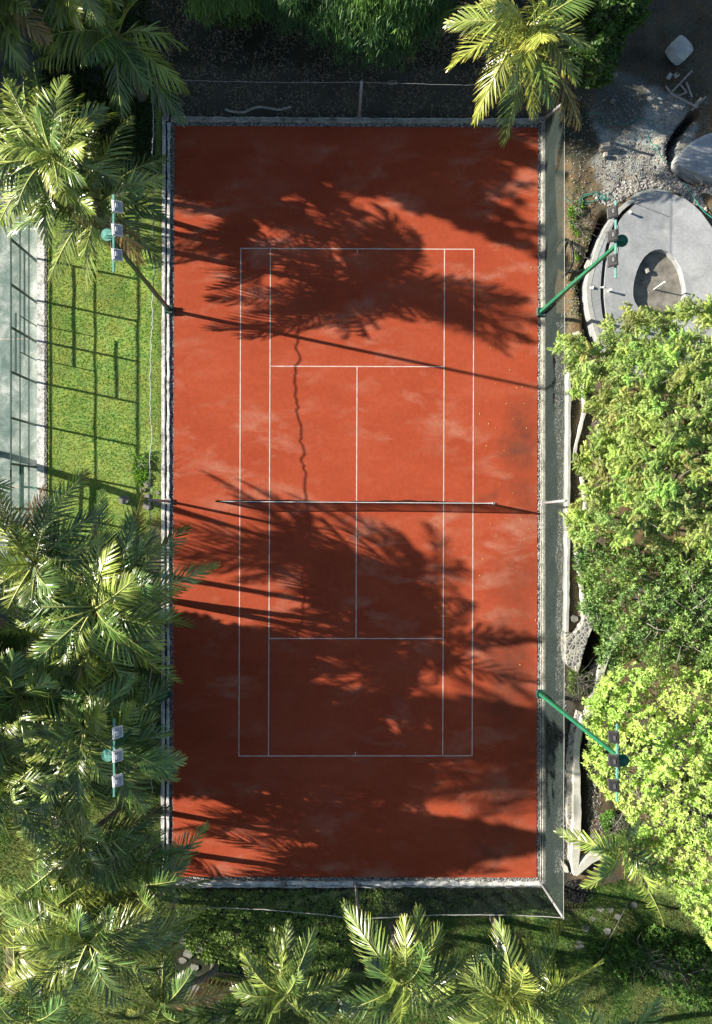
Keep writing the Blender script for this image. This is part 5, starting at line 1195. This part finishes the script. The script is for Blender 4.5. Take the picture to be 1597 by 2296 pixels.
labs = ['first flat stone by the creeper edge', 'broad flat stone in the bare soil below the first', 'small flat stone touching the creeper', 'flat stone under the yellow palm tips', 'flat stone in the middle of the soil path', 'flat stone beside the pale leaning trunk base', 'shaded flat stone left of the pale trunk', 'flat stone below the pale leaning trunk', 'flat stone on the grass right of the pale trunk', 'flat stone hidden in the trunk shadow', 'flat stone near the bottom edge, right one', 'flat stone near the bottom edge, left one', 'outermost flat stone near the fence post foot']
for i, ((u, v, r_), lab) in enumerate(zip(pathst, labs)): flat_stone(u, v, r_, lab, 'flat stones of the soil path', 90 + i, .04)
for i, (u, v, r_, lab) in enumerate([(330, 1085, 7, 'white slab stone on the grass above the west middle post'), (322, 1098, 6, 'pale stone between lawn and west fence'), (330, 1112, 6, 'small pale stone left of the west middle post'), (331, 1135, 10, 'long pale stone just below the west middle post'), (352, 1130, 6, 'grey stone inside the fence below the west middle post'), (354, 1105, 5, 'grey stone inside the fence above the west middle post'), (280, 1120, 12, 'dark weathered rock on the lawn edge under the palm tips')]):
    flat_stone(u, v, r_, lab, None, 120 + i, .08 if i != 6 else .25)
flat_stone(829 * 1.0 + 230, 0, 1, 'x', None, 1) if False else None
mb = MB(); p = G(1138, 233, .08); mb.box(p, (.35, .25, .2), .5, bev=.08); tag(mb.build('loose_stone', M['stone']), 'pale pointed stone on the litter under the golden palm tip', 'stone')
mb = MB(); p = G(880, 188, .08); mb.box(p, (.42, .22, .16), .1, bev=.07); tag(mb.build('loose_stone', M['stone']), 'grey stone on the litter right of the north middle post', 'stone')

# small yellow leaves dropped on the clay
lv = None; r = random.Random(5)
spots = [(1108, 1133), (1075, 928), (1095, 950), (1110, 960), (1090, 1000), (1130, 1010), (1150, 1105), (1127, 1135), (1168, 1165), (1112, 1202), (1099, 1175), (1176, 1208), (1186, 1185), (1082, 1253), (1134, 1240), (1158, 870), (1170, 868), (1175, 905), (1135, 905), (1180, 960), (1150, 940), (1040, 1235), (1060, 1478), (1180, 800), (1142, 830), (1110, 860), (1166, 750), (1190, 745), (1120, 1085), (1192, 1340), (1200, 1390), (1165, 1490), (730, 1125), (952, 1160), (1075, 1290), (1100, 780), (1190, 600), (1150, 560), (1190, 1750), (700, 1500)]
for i, (u, v) in enumerate(spots):
    g = G(u, v, .045); 
    if lv is None:
        mb = MB(); mb.add([(-.05, 0, 0), (-.015, .024, .008), (.03, .018, .012), (.055, 0, .004), (.02, -.022, .008), (-.02, -.018, .006)], [(0, 1, 2, 3), (0, 3, 4, 5)]); lv = mb.build('fallen_leaf', plain('fallen_yellow_leaf', (.60, .50, .16), (.42, .34, .10)))
        o = lv
    else:
        o = lv.copy(); COL.objects.link(o)
    o.location = g; o.rotation_euler = (0, 0, r.uniform(0, 6.28)); s_ = r.uniform(.45, .85); o.scale = (s_, s_, 1)
    tag(o, 'tiny yellow fallen leaf lying on the red clay', 'leaf', 'fallen leaves on the clay')

# ------------------------------------------------------------------ light, sky, camera
w = bpy.data.worlds.new('World'); SC.world = w; w.use_nodes = True
nt = w.node_tree; nt.nodes.clear()
sky = nt.nodes.new('ShaderNodeTexSky'); sky.sky_type = 'NISHITA'; sky.sun_disc = False; sky.sun_elevation = SUN_EL
sdx, sdy = -SUN_DX, -SUN_DY           # horizontal direction towards the sun
sky.sun_rotation = math.atan2(sdx, sdy); sky.air_density = 1.0; sky.dust_density = .6; sky.ozone_density = 1.0
bg = nt.nodes.new('ShaderNodeBackground'); bg.inputs['Strength'].default_value = .058
wo = nt.nodes.new('ShaderNodeOutputWorld'); nt.links.new(sky.outputs[0], bg.inputs[0]); nt.links.new(bg.outputs[0], wo.inputs[0])
sl = bpy.data.lights.new('sun', 'SUN'); sl.energy = 5.0; sl.angle = math.radians(.53); sl.color = (1, .93, .82)
so = bpy.data.objects.new('sun', sl); COL.objects.link(so)
dirv = Vector((SUN_DX * math.cos(SUN_EL), SUN_DY * math.cos(SUN_EL), -math.sin(SUN_EL)))
so.rotation_euler = dirv.to_track_quat('-Z', 'Y').to_euler(); so.location = (-30, 10, 30)

cam = bpy.data.cameras.new('camera'); co = bpy.data.objects.new('camera', cam); COL.objects.link(co)
co.location = ((NX - 798.5) / S, (1148 - NY) / S, H); co.rotation_euler = (0, 0, 0)
cam.sensor_fit = 'VERTICAL'; cam.sensor_height = 36; cam.lens = 36 * (H * S) / 2296
cam.shift_x = (798.5 - NX) / 2296; cam.shift_y = -(1148 - NY) / 2296
cam.clip_end = 3000; SC.camera = co
SC.view_settings.view_transform = 'Standard'; SC.view_settings.look = 'None'; SC.view_settings.gamma = 1
SC.view_settings.exposure = 1.35
SC.cycles.max_bounces = 6; SC.cycles.transparent_max_bounces = 12
